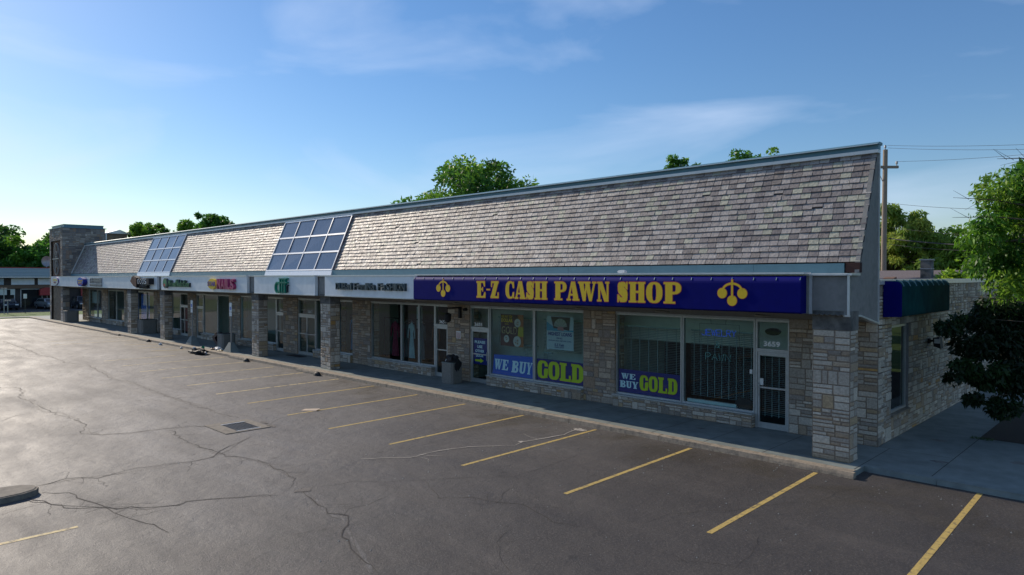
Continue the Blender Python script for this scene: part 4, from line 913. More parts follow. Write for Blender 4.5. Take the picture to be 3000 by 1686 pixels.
# ============================================================ WINDOW CONTENTS
def blind(x0,x1,z0,z1,y,label,pitch=.052,m='blind',cords=5,tilt=.35):
    t=thing('window_blind',label,'blind',((x0+x1)/2,y,z1),'horizontal blinds in the pawn shop windows')
    mb=MB(); z=z1-.05
    while z>z0:
        dy=.024; dz=.003
        mb.q([(x0,y-dy,z-dz),(x1,y-dy,z-dz),(x1,y+dy,z+dz),(x0,y+dy,z+dz)]); z-=pitch
    build(mb,'slats',M[m],t)
    build(MB().box(x0,x1,y-.03,y+.03,z1-.04,z1),'head_rail',M[m],t)
    for i in range(cords):
        xx=x0+(x1-x0)*(i+.5)/cords; build(MB().box(xx-.009,xx+.009,y-.03,y-.027,z0,z1-.04),'ladder_tape',M['tape'],t)
blind(-12.95,-10.95,.6,2.7,18.5,'half shaded blind behind the window with the small WE BUY GOLD banner',cords=6)
blind(-10.62,-8.6,.72,2.7,18.5,'blind with pale tapes behind the unlit neon PAWN sign',cords=9)
blind(-8.34,-7.56,.42,2.12,18.36,'narrow blind on the glass door numbered 3659',cords=4)
blind(-18.98,-17.0,1.75,2.75,18.5,'raised blind behind the brown TOP DOLLAR poster',cords=5)
blind(-17.6,-16.9,.9,1.74,18.5,'short low blind strip at the right of the TOP DOLLAR poster',cords=2)
blind(-16.6,-14.6,1.6,2.75,18.5,'raised blind behind the HIGHEST LOANS poster',cords=5)
blind(-16.62,-16.2,.9,1.55,18.5,'short low blind strip left of the large yellow GOLD letters',cords=1)
# banners
def panel(name,label,x0,x1,z0,z1,y,m,cat='banner',group=None,top=None,left=None):
    t=thing(name,label,cat,((x0+x1)/2,y,z0),group)
    za=z1 if top is None else top
    q=[(x0,z0),(x1,z0),(x1,za),((left if left is not None else x0),z1)]
    build(MB().prism(q,y,y+.006,'y'),'sheet',M[m],t); return t
YB=18.19
t=panel('window_banner','navy WE BUY GOLD banner with small white and large yellow words in one window',-13.07,-10.8,.56,1.30,YB,'navyp')
mb=MB(); slab_text(mb,[('W',-12.97,-12.67),('E',-12.65,-12.42)],.99,1.17,YB-.004); build(mb,'printed_words',M['ltxt'],t)
mb=MB(); slab_text(mb,[('B',-13.02,-12.79),('U',-12.78,-12.56),('Y',-12.55,-12.31)],.71,.93,YB-.004); build(mb,'printed_words',M['ltxt'],t)
mb=MB(); me_=MB(); slab_text(mb,[('G',-12.26,-11.94),('o',-11.92,-11.60),('L',-11.58,-11.26),('D',-11.24,-10.91)],.69,1.17,YB-.006,me_,.012); build(mb,'printed_words',M['lime'],t); build(me_,'print_edge',M['redp'],t)
t=panel('window_banner','bright blue banner reading WE BUY in slanted pale letters beside the large yellow GOLD one',-19.0,-16.82,.56,1.30,YB,'blue_wall',left=-18.9,top=1.36)
mb=MB(); slab_text(mb,[('W',-18.92,-18.5),('E',-18.48,-18.16)],.74,1.14,YB-.004,shear=.16); slab_text(mb,[('B',-17.98,-17.62),('U',-17.6,-17.24),('Y',-17.22,-16.95)],.70,1.14,YB-.004,shear=.16); build(mb,'printed_words',M['ltxt'],t)
t=panel('window_banner','navy banner filled with huge yellow GOLD letters',-16.68,-14.49,.56,1.33,YB,'navyp')
mb=MB(); me_=MB(); slab_text(mb,[('G',-16.64,-16.13),('o',-16.11,-15.6),('L',-15.58,-15.08),('D',-15.06,-14.52)],.64,1.27,YB-.006,me_,.015); build(mb,'printed_words',M['lime'],t); build(me_,'print_edge',M['redp'],t)
t=panel('door_notice','navy notice on the glass door reading PLEASE USE OTHER DOOR with a yellow arrow',-20.05,-19.28,.84,1.87,YG-.03,'navyp',cat='notice')
for wd,x0,x1,z in [('PLEASE',-19.98,-19.38,1.66),('USE',-19.84,-19.54,1.48),('OTHER',-19.95,-19.43,1.31),('DOOR',-19.9,-19.48,1.13)]:
    text_part(wd,x0,x1,z,z+.11,YG-.034,'printed_words',M['ltxt'],t,depth=.002,bold=.04)
build(MB().prism([(-19.96,.95),(-19.66,.95),(-19.66,.9),(-19.46,.99),(-19.66,1.08),(-19.66,1.03),(-19.96,1.03)],YG-.037,YG-.034,'y'),'arrow',M['lime'],t)
YQ=18.27
t=thing('poster','brown TOP DOLLAR GOLD poster with orange and yellow edge and round coin pictures','poster',(-18,YQ,1.66),'posters hung in the pawn shop windows')
mb=MB(); mb.q([(-18.62,YQ,1.66),(-17.42,YQ,1.66),(-17.42,YQ,2.86),(-18.62,YQ,2.86)],(.07,.02,.02)); mb.q([(-17.9,YQ-.002,1.66),(-17.42,YQ-.002,1.66),(-17.42,YQ-.002,2.86),(-17.72,YQ-.002,2.86),(-17.62,YQ-.002,2.3)],(.35,.11,.03)); mb.q([(-17.72,YQ-.004,2.05),(-17.42,YQ-.004,2.05),(-17.42,YQ-.004,2.4),(-17.68,YQ-.004,2.42)],(.42,.34,.02))
mb.q([(-18.62,YQ-.003,1.66),(-17.9,YQ-.003,1.66),(-18.2,YQ-.003,1.95),(-18.62,YQ-.003,2.0)],(.12,.035,.03))
build(mb,'sheet',M['attr'],t)
text_part('WE PAY TOP',-18.58,-18.0,2.72,2.82,YQ-.006,'printed_words',M['gold'],t,depth=.002); text_part('DOLLAR',-18.58,-17.98,2.56,2.70,YQ-.006,'printed_words',M['gold'],t,depth=.002,bold=.03)
text_part('FOR',-18.38,-18.2,2.46,2.51,YQ-.006,'printed_words',M['gold'],t,depth=.002); text_part('GOLD',-18.56,-17.74,2.12,2.40,YQ-.008,'printed_words',M['yellow_faded'],t,depth=.002)
for a,b,rr in [(-17.72,2.55,.16),(-18.3,1.93,.14),(-17.74,1.86,.2)]:
    mb=MB(); mb.disc(a,b,rr,rr,YQ-.012,YQ-.007,24,(.52,.5,.46)); 
    r=random.Random(int(a*50))
    for _ in range(7): mb.disc(a+r.uniform(-.5,.5)*rr,b+r.uniform(-.5,.5)*rr,rr*.22,rr*.2,YQ-.016-.0005*_,YQ-.013,10,(.35,.22,.14) if _%2 else (.4,.4,.38))
    build(mb,'coin_picture',M['attr'],t)
t=thing('poster','pale blue HIGHEST LOANS poster with a picture of fanned banknotes','poster',(-15.6,YQ,1.7),'posters hung in the pawn shop windows')
mb=MB(); mb.q([(-16.27,YQ,1.70),(-15.03,YQ,1.70),(-15.03,YQ,2.88),(-16.27,YQ,2.88)],(.42,.52,.56)); mb.q([(-16.27,YQ-.002,2.36),(-15.03,YQ-.002,2.36),(-15.03,YQ-.002,2.42),(-15.6,YQ-.002,2.38),(-15.9,YQ-.002,2.48),(-16.27,YQ-.002,2.68)],(.05,.28,.42))
mb.q([(-15.95,YQ-.004,2.46),(-15.22,YQ-.004,2.40),(-15.18,YQ-.004,2.86),(-16.07,YQ-.004,2.86)],(.045,.03,.025)); build(mb,'sheet',M['attr'],t)
mb=MB()
for i in range(11):
    a=R(20+14*i); cx_,cz_=-15.62,2.50; u=Vector((math.cos(a),0,math.sin(a))); v=Vector((-math.sin(a),0,math.cos(a))); y=YQ-.006-.001*i; c0=Vector((cx_,y,cz_))
    L_=.30; mb.q([c0+v*-.03,c0+u*L_+v*-.07,c0+u*L_+v*.07,c0+v*.03],(.36,.38,.33) if i%2 else (.27,.29,.25))
mb.q([(-15.75,YQ-.02,2.4),(-15.45,YQ-.02,2.38),(-15.48,YQ-.02,2.52),(-15.72,YQ-.02,2.52)],(.42,.2,.19)); build(mb,'banknote_picture',M['attr'],t)
text_part('HIGHEST LOANS',-16.2,-15.1,2.19,2.32,YQ-.006,'printed_words',M['navyp'],t,depth=.002,bold=.02); text_part('ON ALL',-15.8,-15.52,2.08,2.14,YQ-.006,'printed_words',M['navyp'],t,depth=.002)
text_part('JEWELRY AND FINE WATCHES',-16.18,-15.13,1.98,2.04,YQ-.006,'printed_words',M['navyp'],t,depth=.002); text_part('E-Z Cash',-15.88,-15.46,1.83,1.92,YQ-.006,'printed_words',M['navyp'],t,depth=.002,bold=.02); text_part('PAWN SHOP',-15.88,-15.46,1.76,1.81,YQ-.006,'printed_words',M['navyp'],t,depth=.002)
# neon sign
t=thing('neon_sign','neon sign reading JEWELRY & PAWN with blue top word, hung in the pawn shop window','neon sign',(-9.6,18.26,1.75))
STK={'J':[[(1,1),(1,.25),(.7,0),(.3,0),(0,.25)]],'E':[[(1,1),(0,1),(0,0),(1,0)],[(0,.5),(.8,.5)]],'W':[[(0,1),(.25,0),(.5,.8),(.75,0),(1,1)]],'L':[[(0,1),(0,0),(1,0)]],'R':[[(0,0),(0,1),(.7,1),(.95,.8),(.7,.5),(0,.5)],[(.45,.5),(1,0)]],'Y':[[(0,1),(.5,.5),(1,1)],[(.5,.5),(.5,0)]],
     'P':[[(0,0),(0,1),(.7,1),(1,.78),(.7,.5),(0,.5)]],'A':[[(0,0),(.5,1),(1,0)],[(.2,.38),(.8,.38)]],'N':[[(0,0),(0,1),(1,0),(1,1)]],'&':[[(1,0),(.2,.75),(.3,1),(.6,1),(.7,.75),(.1,.35),(.1,.1),(.4,0),(.7,.1),(1,.45)]]}
def neon(s,x0,x1,z0,z1,m):
    n=len(s); wd=(x1-x0)/n
    for i,c in enumerate(s):
        mb=MB()
        for st_ in STK[c]: mb.tube([(x0+wd*(i+.1+.8*a),18.25,z0+(z1-z0)*b) for a,b in st_],.0095,6)
        build(mb,'neon_tube',M[m],t)
neon('JEWELRY',-10.15,-9.05,2.56,2.74,'neon_blue'); neon('&',-9.72,-9.55,2.21,2.40,'neon_off'); neon('PAWN',-10.03,-9.2,1.85,2.05,'neon_off')
mb=MB(); 
for a,b in [((-10.22,2.9),(-8.98,2.9)),((-8.98,2.9),(-8.98,1.74)),((-10.22,2.9),(-10.22,1.74)),((-10.22,1.74),(-8.98,1.74)),((-9.85,2.9),(-9.87,3.08)),((-9.4,2.9),(-9.38,3.08))]: mb.tube([(a[0],18.28,a[1]),(b[0],18.28,b[1])],.005,4)
build(mb,'frame',M['black'],t)
for x,z,rx,rz,lb in [(-8.01,2.77,.22,.1,'dark unlit oval sign hung in the transom above the door numbered 3659'),(-8.83,.70,.26,.16,'dark oval sign standing at the lower right corner of the neon window')]:
    o=build(MB().disc(x,z,rx,rz,18.27,18.31),'oval_sign',M['black'],origin=(x,18.28,z-rz)); tag(o,lb,'sign')
o=build(MB().box(-10.6,-9.05,18.24,18.34,.52,.64),'window_box',M['vblind'],origin=(-9.9,18.3,.52)); tag(o,'low pale ledge box along the bottom of the neon window','box')
for x0,x1,z0,z1,y,lb in [(-8.33,-8.2,1.3,1.49,YG-.075,'white paper notice taped on the glass door beside the push bar'),(-8.6,-8.52,1.58,1.7,YG-.06,'tiny white sticker at the right edge of the neon window')]:
    o=build(MB().box(x0,x1,y-.004,y,z0,z1),'paper_notice',M['white'],origin=((x0+x1)/2,y,z0)); tag(o,lb,'notice')
t=thing('wall_notice','small white and red parking notice fixed to the stone pier between doors 3651 and 3655','notice',(-20.8,YF,1.8))
build(MB().box(-20.95,-20.67,YF-.03,YF-.02,1.80,2.09),'plate',M['white'],t); 
for i in range(5): build(MB().box(-20.93,-20.69,YF-.033,YF-.0305,1.83+i*.045,1.85+i*.045),'printed_line',M['redp'],t)
# bracket lamp, camera
t=thing('hanging_bracket_lamp','dark bracket lamp hanging from a black arm on the stone pier beside door 3651','lamp',(-20.9,17.7,2.5))
mb=MB(); mb.box(-20.72,-20.62,17.95,18.04,2.62,3.08); mb.box(-20.72,-20.62,17.3,17.95,3.02,3.07); build(mb,'bracket',M['black'],t)
mb=MB(); mb.tube([(-20.67,17.35,3.02),(-20.67,17.35,2.86)],.012,6); mb.tube([(-20.67,17.35,2.86),(-20.67,17.35,2.80),(-20.67,17.35,2.55),(-20.67,17.35,2.48)],[.06,.15,.13,.05],12); build(mb,'lantern',M['black'],t)
mb=MB(); mb.tube([(-20.34,18.04,2.99),(-20.34,17.9,2.97)],[.07,.06],10); o=build(mb,'security_camera',M['black'],origin=(-20.34,18.04,2.99)); tag(o,'small dark round security camera under the soffit on the stone pier','camera')
# dresses in the window
def dress(x,y,z0,h,wd,c,label):
    t=thing('dress',label,'dress',(x,y,z0),'long dresses hanging in the fashion shop windows')
    mb=MB(); k=16; prof=[(0,.50),(.25,.44),(.55,.30),(.68,.24),(.80,.34),(.93,.42),(.97,.20),(1.0,.14)]
    rings=[]
    for s_,w_ in prof:
        ring=[]
        for j in range(k):
            a=2*math.pi*j/k; f=1+(.16*math.cos(a*6+x)*(1-s_)); ring.append((x+wd*w_*math.cos(a)*f,y+wd*.3*w_*math.sin(a)*f,z0+h*s_))
        rings.append(ring)
    for a,b in zip(rings[:-1],rings[1:]):
        for j in range(k): mb.q([a[j],a[(j+1)%k],b[(j+1)%k],b[j]],c)
    build(mb,'gown',M['cloth'],t,smooth=True)
    mb=MB(); 
    for s_ in (-1,1): mb.tube([(x+s_*wd*.36,y,z0+h*.94),(x+s_*wd*.55,y-.01,z0+h*.78),(x+s_*wd*.62,y-.02,z0+h*.55)],[wd*.1,wd*.085,wd*.07],8,c)
    build(mb,'sleeves',M['cloth'],t,smooth=True)
    build(MB().tube([(x-.2,y,z0+h*.985),(x,y,z0+h*1.03),(x+.2,y,z0+h*.985)],.008,5).tube([(x,y,z0+h*1.03),(x,y,z0+h*1.08)],.006,5),'hanger',M['metal_gray'],t)
for x,wd,c,lb in [(-29.66,.42,(.07,.22,.40),'long light blue gown in the narrow window beside the stone column'),(-29.1,.46,(.24,.11,.14),'long dusty rose gown next to the light blue one in the narrow window'),
                  (-26.1,.5,(.22,.02,.05),'long crimson gown at the left of the wide fashion window'),(-25.55,.36,(.15,.015,.03),'dark red gown hanging right of the crimson one'),(-25.2,.34,(.03,.03,.035),'black gown between the dark red gown and the pale teal one'),(-24.85,.40,(.30,.45,.48),'long pale teal gown beside the mullion of the fashion window'),
                  (-24.1,.42,(.05,.08,.09),'dark slate gown in the second pane of the fashion window'),(-23.1,.42,(.16,.06,.03),'brown gown in the third pane of the fashion window')]:
    dress(x,18.75,.62,1.6,wd,c,lb)
for a,b,lb in [(-29.95,-28.7,'dark clothes rail above the two gowns in the narrow window'),(-27.0,-22.5,'long clothes rail across the wide fashion window')]:
    mb=MB(); mb.tube([(a,18.75,2.36),(b,18.75,2.36)],.02,6); mb.tube([(a+.05,18.75,2.36),(a+.05,18.75,.14)],.018,6); mb.tube([(b-.05,18.75,2.36),(b-.05,18.75,.14)],.018,6); o=build(mb,'clothes_rail',M['black'],origin=((a+b)/2,18.75,.13)); tag(o,lb,'clothes rail')
o=build(MB().box(-25.2,-24.82,19.3,19.34,1.9,2.9),'wall_mirror',M['vblind'],origin=(-25,19.3,1.9)); tag(o,'tall pale panel on the back wall above the crimson gowns','panel')
# vertical blinds in the nail/gift shop windows
def vblinds(x0,x1,z0,z1,lb):
    mb=MB(); x=x0
    while x<x1: mb.q([(x,18.42,z0),(x+.085,18.39,z0),(x+.085,18.39,z1),(x,18.42,z1)]); x+=.095
    o=build(mb,'vertical_blind',M['vblind'],origin=((x0+x1)/2,18.4,z0)); tag(o,lb,'blind','pale vertical blinds in the gift and nail shop windows')
vblinds(-38.95,-36.65,.98,3.0,'pale vertical blinds left of the narrow gift shop door'); vblinds(-41.15,-39.05,.98,3.0,'pale vertical blinds in the window just left of a stone column'); vblinds(-54.9,-53.0,.6,3.0,'pale vertical blinds in the window behind the third column from the tower')
o=build(MB().box(-60.5,-58.5,18.36,18.38,.9,2.9),'window_poster',M['blue_wall'],origin=(-59.5,18.37,.9)); tag(o,'tall light blue poster filling a far shop window','poster')
o=build(MB().box(-74.7,-72.4,18.36,18.38,1.8,2.9),'window_poster',M['fascia'],origin=(-73.5,18.37,1.8)); tag(o,'pale grey sheet in the upper half of the window nearest the tower','poster')
o=build(MB().box(-51.1,-49.8,18.3,18.32,.4,2.1),'door_curtain',M['redp'],origin=(-50.4,18.3,.4)); tag(o,'dark red curtain behind the double doors under the green script sign','curtain')
# floor mat
o=build(MB().prism([(-34.0+1.6*0,17.35),(-32.6,17.35),(-32.5,17.75),(-33.9,17.8)],SWZ+.002,SWZ+.02,'z'),'door_mat',M['black'],origin=(-33.2,17.6,SWZ)); tag(o,'crumpled black door mat before the double doors between two columns','mat')
# ============================================================ STREET FURNITURE
def octbin(cx,cy,w_,h,label,angle=0,lid=False):
    t=thing('litter_bin',label,'litter bin',(cx,cy,SWZ),'aggregate concrete litter bins on the sidewalk',angle)
    mb=MB(); a=w_/2; c=a*.22
    def oc(a,c): return [(-a+c,-a),(a-c,-a),(a,-a+c),(a,a-c),(a-c,a),(-a+c,a),(-a,a-c),(-a,-a+c)]
    o8=oc(a,c); mb.prism(o8,0.03,h,'z'); mb.prism([(x*.94,y*.94) for x,y in o8],0,.03,'z')
    build(mb,'body',M['aggregate'],t,local=True)
    mb=MB(); mb.prism([(x*1.03,y*1.03) for x,y in o8],h,h+.035,'z'); build(mb,'rim',M['concrete'],t,local=True)
    mb=MB(); mb.prism([(x*.8,y*.8) for x,y in o8],h+.035,h+.05,'z'); build(mb,'liner',M['black'],t,local=True)
    return t
octbin(-20.42,17.35,.62,.80,'speckled concrete litter bin with a black bag over its rim between doors 3651 and 3655',.1)
octbin(-40.1,16.75,.8,.8,'concrete litter bin with a dark broken box leaning on it by the parking sign')
octbin(-54.6,16.95,1.1,1.0,'dark concrete litter bin right of the fourth column, under the brown diamond sign')
octbin(-73.7,16.35,1.1,1.0,'concrete litter bin at the foot of the stone tower')
# black bag over the rim
def lump(cx,cy,cz,rx,ry,rz,seed,amp=.35,n=14,m_=9,c=None):
    mb=MB(); r=random.Random(seed); ph=[(r.uniform(0,6.3),r.randint(2,5),r.randint(1,4)) for _ in range(5)]
    def P(a,p):
        k=1+amp*sum(math.sin(n1*a+ph0)*math.cos(n2*p+ph0*2) for ph0,n1,n2 in ph)/3
        return (cx+rx*math.cos(a)*math.cos(p)*k,cy+ry*math.sin(a)*math.cos(p)*k,cz+rz*math.sin(p)*k)
    for j in range(m_):
        for i in range(n):
            a0,a1=2*math.pi*i/n,2*math.pi*(i+1)/n; p0,p1=-math.pi/2+math.pi*j/m_,-math.pi/2+math.pi*(j+1)/m_
            mb.q([P(a0,p0),P(a1,p0),P(a1,p1),P(a0,p1)],c)
    return mb
mb=lump(-20.32,17.3,1.03,.25,.24,.2,3); mb2=lump(-20.12,17.36,.85,.05,.2,.22,5); mb.v+=mb2.v; n0=len(mb.v)-len(mb2.v); mb.f+=[tuple(i+n0 for i in f) for f in mb2.f]; mb.c+=mb2.c
o=build(mb,'rubbish_bag',M['black'],origin=(-20.3,17.3,.95)); tag(o,'black rubbish bag bulging over the speckled litter bin','rubbish bag')
o=build(lump(-20.6,17.28,1.0,.08,.08,.06,8),'crumpled_wrapper',M['white'],origin=(-20.6,17.28,.97)); tag(o,'crumpled pale wrapper on the rim of the bin beside the black bag','wrapper')
# leaning broken box by the far bin
mb=MB(); mb.box(-.04,.04,-.3,.3,-.45,.0)
t=thing('broken_crate','dark maroon chevron shaped broken box leaning against the litter bin','broken box',(-41.0,16.8,SWZ)); 
M['maroon']=mat('dark_maroon_plastic',(.035,.01,.012),.5)
build(MB().prism([(-40.85,.78),(-41.25,.95),(-41.85,.62),(-41.25,.25),(-40.8,.12),(-40.85,.3),(-41.2,.45),(-41.45,.62),(-41.1,.78)],16.6,16.95,'y'),'shell',M['maroon'],t)
# accessible parking signs with concrete feet
def psign(x,y,lb):
    t=thing('accessible_parking_sign',lb,'parking sign',(x,y,SWZ),'accessible parking signs on concrete feet')
    mb=MB(); mb.hexa([(-.48,-.26,0),(.48,-.26,0),(.48,.26,0),(-.48,.26,0),(-.13,-.1,.52),(.13,-.1,.52),(.13,.1,.52),(-.13,.1,.52)]); build(mb,'concrete_foot',M['concrete'],t,local=True)
    mb=MB(); mb.box(-.03,.03,-.03,.03,.52,2.75); build(mb,'post',M['metal_gray'],t,local=True)
    o=build(MB().box(-.155,.155,-.045,-.032,2.22,2.72),'sign_plate',M['white'],t,local=True)
    build(MB().box(-.09,.09,-.049,-.0455,2.32,2.50),'blue_symbol_square',M['blue_wall'],o,local=True)
    mb=MB(); mb.disc(-.01,2.475,.014,.014,-.052,-.0495,8); mb.ring(.0,2.38,.042,.042,.012,-.0525,-.0495,12,a0=R(150),a1=R(380)); mb.box(-.018,-.004,-.053,-.0495,2.39,2.46); mb.box(-.018,.035,-.0535,-.0498,2.385,2.397)
    build(mb,'wheelchair_symbol',M['white'],o,local=True)
    build(MB().box(-.155,.155,-.045,-.032,1.98,2.19),'lower_plate',M['white'],t,local=True)
    return t
psign(-43.4,16.05,'left accessible parking sign on a concrete foot, left of the round STAR disc')
psign(-37.75,16.05,'right accessible parking sign on a tapered concrete foot, beside the litter bin')
# litter
def litter(name,label,x,y,z,s,c,seed,cat='litter',flat=False,m='attr'):
    mb=lump(0,0,s[2]*.9,s[0],s[1],s[2],seed,.5,10,6,c); o=build(mb,name,M[m],local=True); o.location=(x,y,z); tag(o,label,cat)
mb=lump(0,0,.12,.75,.34,.16,11,.5,22,10,(.015,.015,.02)); o=build(mb,'spilled_rubbish_bag',M['black'],local=True); o.location=(-38.95,14.75,0); tag(o,'torn black rubbish bag spilled on the asphalt near the kerb','rubbish bag')
for i,(x,y,s,c,lb) in enumerate([(-39.25,14.6,(.12,.1,.12),(.6,.6,.58),'white crumpled cup on top of the spilled rubbish bag'),(-38.9,14.95,(.1,.08,.14),(.02,.25,.1),'small green packet on the spilled rubbish bag'),(-38.2,14.8,(.1,.09,.09),(.55,.56,.6),'white paper ball just right of the spilled rubbish bag'),(-42.6,15.1,(.1,.08,.06),(.6,.6,.58),'white scrap on the asphalt by the kerb left of the spilled bag'),(-45.8,15.0,(.13,.1,.08),(.6,.6,.6),'white crumpled scrap on the asphalt near the left hatch mark')]):
    litter('crumpled_paper',lb,x,y,.0 if i>1 else .16,s,c,20+i,'litter')
litter('torn_cardboard','torn reddish brown cardboard lying on the sidewalk beside the bin',-39.55,15.78,SWZ,(.3,.14,.05),(.12,.05,.04),31)
litter('plastic_bag','crumpled white and pale blue plastic bag on the sidewalk beside the bin',-39.0,15.82,SWZ,(.24,.16,.10),(.48,.55,.62),32)
litter('food_carton','flattened tan food carton on the sidewalk between the bin and the right sign foot',-38.5,15.72,SWZ,(.22,.12,.04),(.30,.25,.12),33)
mb=MB(); mb.q([(-.27,-.1,.012),(.25,-.13,.03),(.28,.08,.05),(-.24,.11,.02)],(.52,.40,.28)); mb.q([(-.27,-.1,.010),(.25,-.13,.028),(.25,-.17,.008),(-.27,-.14,.004)],(.3,.22,.15)); o=build(mb,'cardboard_scrap',M['attr'],local=True); o.location=(-19.9,11.0,0); o.rotation_euler=(0,0,R(38)); tag(o,'flat tan cardboard scrap lying on the asphalt near the drain','litter')
# wall lights on the side wall
for y,z,lb in [(22.55,2.42,'dark wall floodlight on the side wall nearer the corner'),(31.6,2.40,'dark wall floodlight at the rear of the side wall')]:
    t=thing('wall_floodlight',lb,'wall light',(XE,y,z),'floodlights on the side wall')
    build(MB().box(.0,.07,-.07,.07,-.07,.07).tube([(.07,0,0),(.2,0,.02)],.03,8),'mount',M['black'],t,local=True)
    o=build(MB().hexa([(.18,-.15,-.14),(.36,-.15,-.20),(.36,.15,-.20),(.18,.15,-.14),(.16,-.15,.10),(.32,-.15,.13),(.32,.15,.13),(.16,.15,.10)]),'housing',M['black'],t,local=True)
    build(MB().box(.20,.34,-.155,-.151,-.05,.08),'lens',M['trim'],t,local=True)
# security light over the awning on the canopy
mb=MB(); mb.disc(0,0,.13,.05,-.06,.06,14); o=build(mb,'canopy_vent_cap',M['white'],local=True); o.location=(-11.6,16.3,4.42); tag(o,'small white rounded vent cap on the canopy above the awning','vent')
# ============================================================ TREES
def leaf_mesh(name,centres,n_leaf,size,pal,seed,parent,spread,flat=.8,elong=2.0,droop=0.25):
    rg=np.random.default_rng(seed); C_=np.array([c[:3] for c in centres],float); rad=np.array([c[3] for c in centres])
    wt=rad**2.2; idx=rg.choice(len(C_),n_leaf,p=wt/wt.sum())
    dirs=rg.normal(size=(n_leaf,3)); dirs/=np.linalg.norm(dirs,axis=1)[:,None]
    rr=rad[idx]*(rg.random(n_leaf)**.42)*spread
    sp=rg.integers(0,9,n_leaf)             # twig bunches inside each clump
    tw=rg.normal(size=(len(C_),9,3)); tw/=np.linalg.norm(tw,axis=2)[:,:,None]
    dirs=dirs*.62+tw[idx,sp]*.75; dirs/=np.linalg.norm(dirs,axis=1)[:,None]
    P=C_[idx]+dirs*rr[:,None]*np.array([1,1,flat])
    a=rg.normal(size=(n_leaf,3))*.8+dirs*.8; a[:,2]-=droop; a/=np.linalg.norm(a,axis=1)[:,None]
    b=np.cross(a,rg.normal(size=(n_leaf,3))); b/=np.linalg.norm(b,axis=1)[:,None]
    s=size*rg.uniform(.6,1.4,n_leaf)[:,None]
    off=np.array(wloc(parent)) if parent else 0
    P=P-off
    v=np.stack([P-a*s*.5*elong, P+b*s*.42, P+a*s*.5*elong, P-b*s*.42],1).reshape(-1,3)
    me=bpy.data.meshes.new(name); me.vertices.add(n_leaf*4); me.vertices.foreach_set('co',v.ravel())
    me.loops.add(n_leaf*4); me.loops.foreach_set('vertex_index',np.arange(n_leaf*4)); me.polygons.add(n_leaf)
    me.polygons.foreach_set('loop_start',np.arange(n_leaf)*4); me.polygons.foreach_set('loop_total',np.full(n_leaf,4))
    cl=np.array(pal)[rg.integers(0,len(pal),len(C_))][idx]*rg.uniform(.65,1.35,(n_leaf,1))
    hue=rg.random(n_leaf)[:,None]; cl=cl*(1+hue*np.array([.22,.08,-.2]))
    at=me.color_attributes.new('Col','FLOAT_COLOR','CORNER'); cc=np.ones((n_leaf,4)); cc[:,:3]=cl
    at.data.foreach_set('color',np.repeat(cc,4,axis=0).ravel()); me.update(); me.validate()
    return mesh_obj(name,me,M['leaf'],parent)
PAL_T=[(0.050,0.163,0.022),(0.069,0.202,0.024),(0.035,0.124,0.019),(0.100,0.227,0.026),(0.048,0.137,0.019)]
PAL_D=[(0.042,0.123,0.023),(0.059,0.160,0.026),(0.031,0.094,0.018),(0.077,0.174,0.029)]
PAL_W=[(.17,.27,.05),(.20,.30,.055),(.13,.22,.045),(.24,.31,.06)]
PAL_B=[(.12,.25,.02),(.16,.30,.025),(.08,.19,.018),(.20,.31,.03)]
def tree(name,label,base,h,cr,cz,seed,nc=60,nl=9000,ls=.16,pal=PAL_T,cshape=(1,1,.75),clump=.30,th=.25,group=None,flat=.75,elong=2.0,droop=.25,lean=(0,0),gaps=.15,extra=None,cat='tree',bare=0,spikes=0,low=-.85):
    r=random.Random(seed); t=thing(name,label,cat,base,group)
    bx,by,bz=base; tk=MB(); ctr=Vector((bx+lean[0],by+lean[1],bz+cz)); top=Vector((bx+lean[0]*.7,by+lean[1]*.7,bz+h*.8))
    tk.tube([(bx,by,bz),(bx+.05,by,bz+h*.12),(bx+lean[0]*.2,by+lean[1]*.2,bz+h*.3),tuple(Vector((bx,by,bz)).lerp(top,.65)),tuple(top)],[th,th*.8,th*.65,th*.4,th*.1],9)
    cl=[]
    for i in range(nc):
        for _ in range(20):
            u=Vector((r.gauss(0,1),r.gauss(0,1),r.gauss(0,1))).normalized(); k=r.uniform(.35,1)**.6
            lob=1+.22*math.sin(3*math.atan2(u.y,u.x)+seed)+.14*math.sin(5*math.atan2(u.y,u.x)+2*seed+u.z*3)
            if u.z<low and r.random()<.8: continue
            break
        p=ctr+Vector((u.x*cr*cshape[0],u.y*cr*cshape[1],u.z*cr*cshape[2]))*k*lob
        cl.append((p.x,p.y,p.z,cr*clump*r.uniform(.55,1.2)))
    for i in range(spikes):
        a=r.uniform(0,2*math.pi); p=ctr+Vector((math.cos(a)*cr*.8*r.random()*cshape[0],math.sin(a)*cr*.8*r.random()*cshape[1],cr*cshape[2]*r.uniform(.9,1.15))); cl.append((p.x,p.y,p.z,cr*.13))
    for e in (extra or []): cl.append(e)
    tops=[Vector((bx,by,bz)).lerp(top,f) for f in (.35,.5,.65,.8,.95)]
    for i,c in enumerate(cl):
        if i%2==0 or bare:
            s_=tops[min(4,max(0,int((c[2]-bz)/h*5-.6)))]; e=Vector(c[:3]); m_=s_.lerp(e,.5)+Vector((0,0,.12*cr)); w0=th*.22
            tk.tube([tuple(s_),tuple(m_),tuple(e)],[w0,w0*.6,w0*.12],5)
    build(tk,'trunk',M['bark'],t,smooth=True)
    leaf_mesh('crown',cl,nl,ls,pal,seed,t,1.25,flat,elong,droop)
    return t
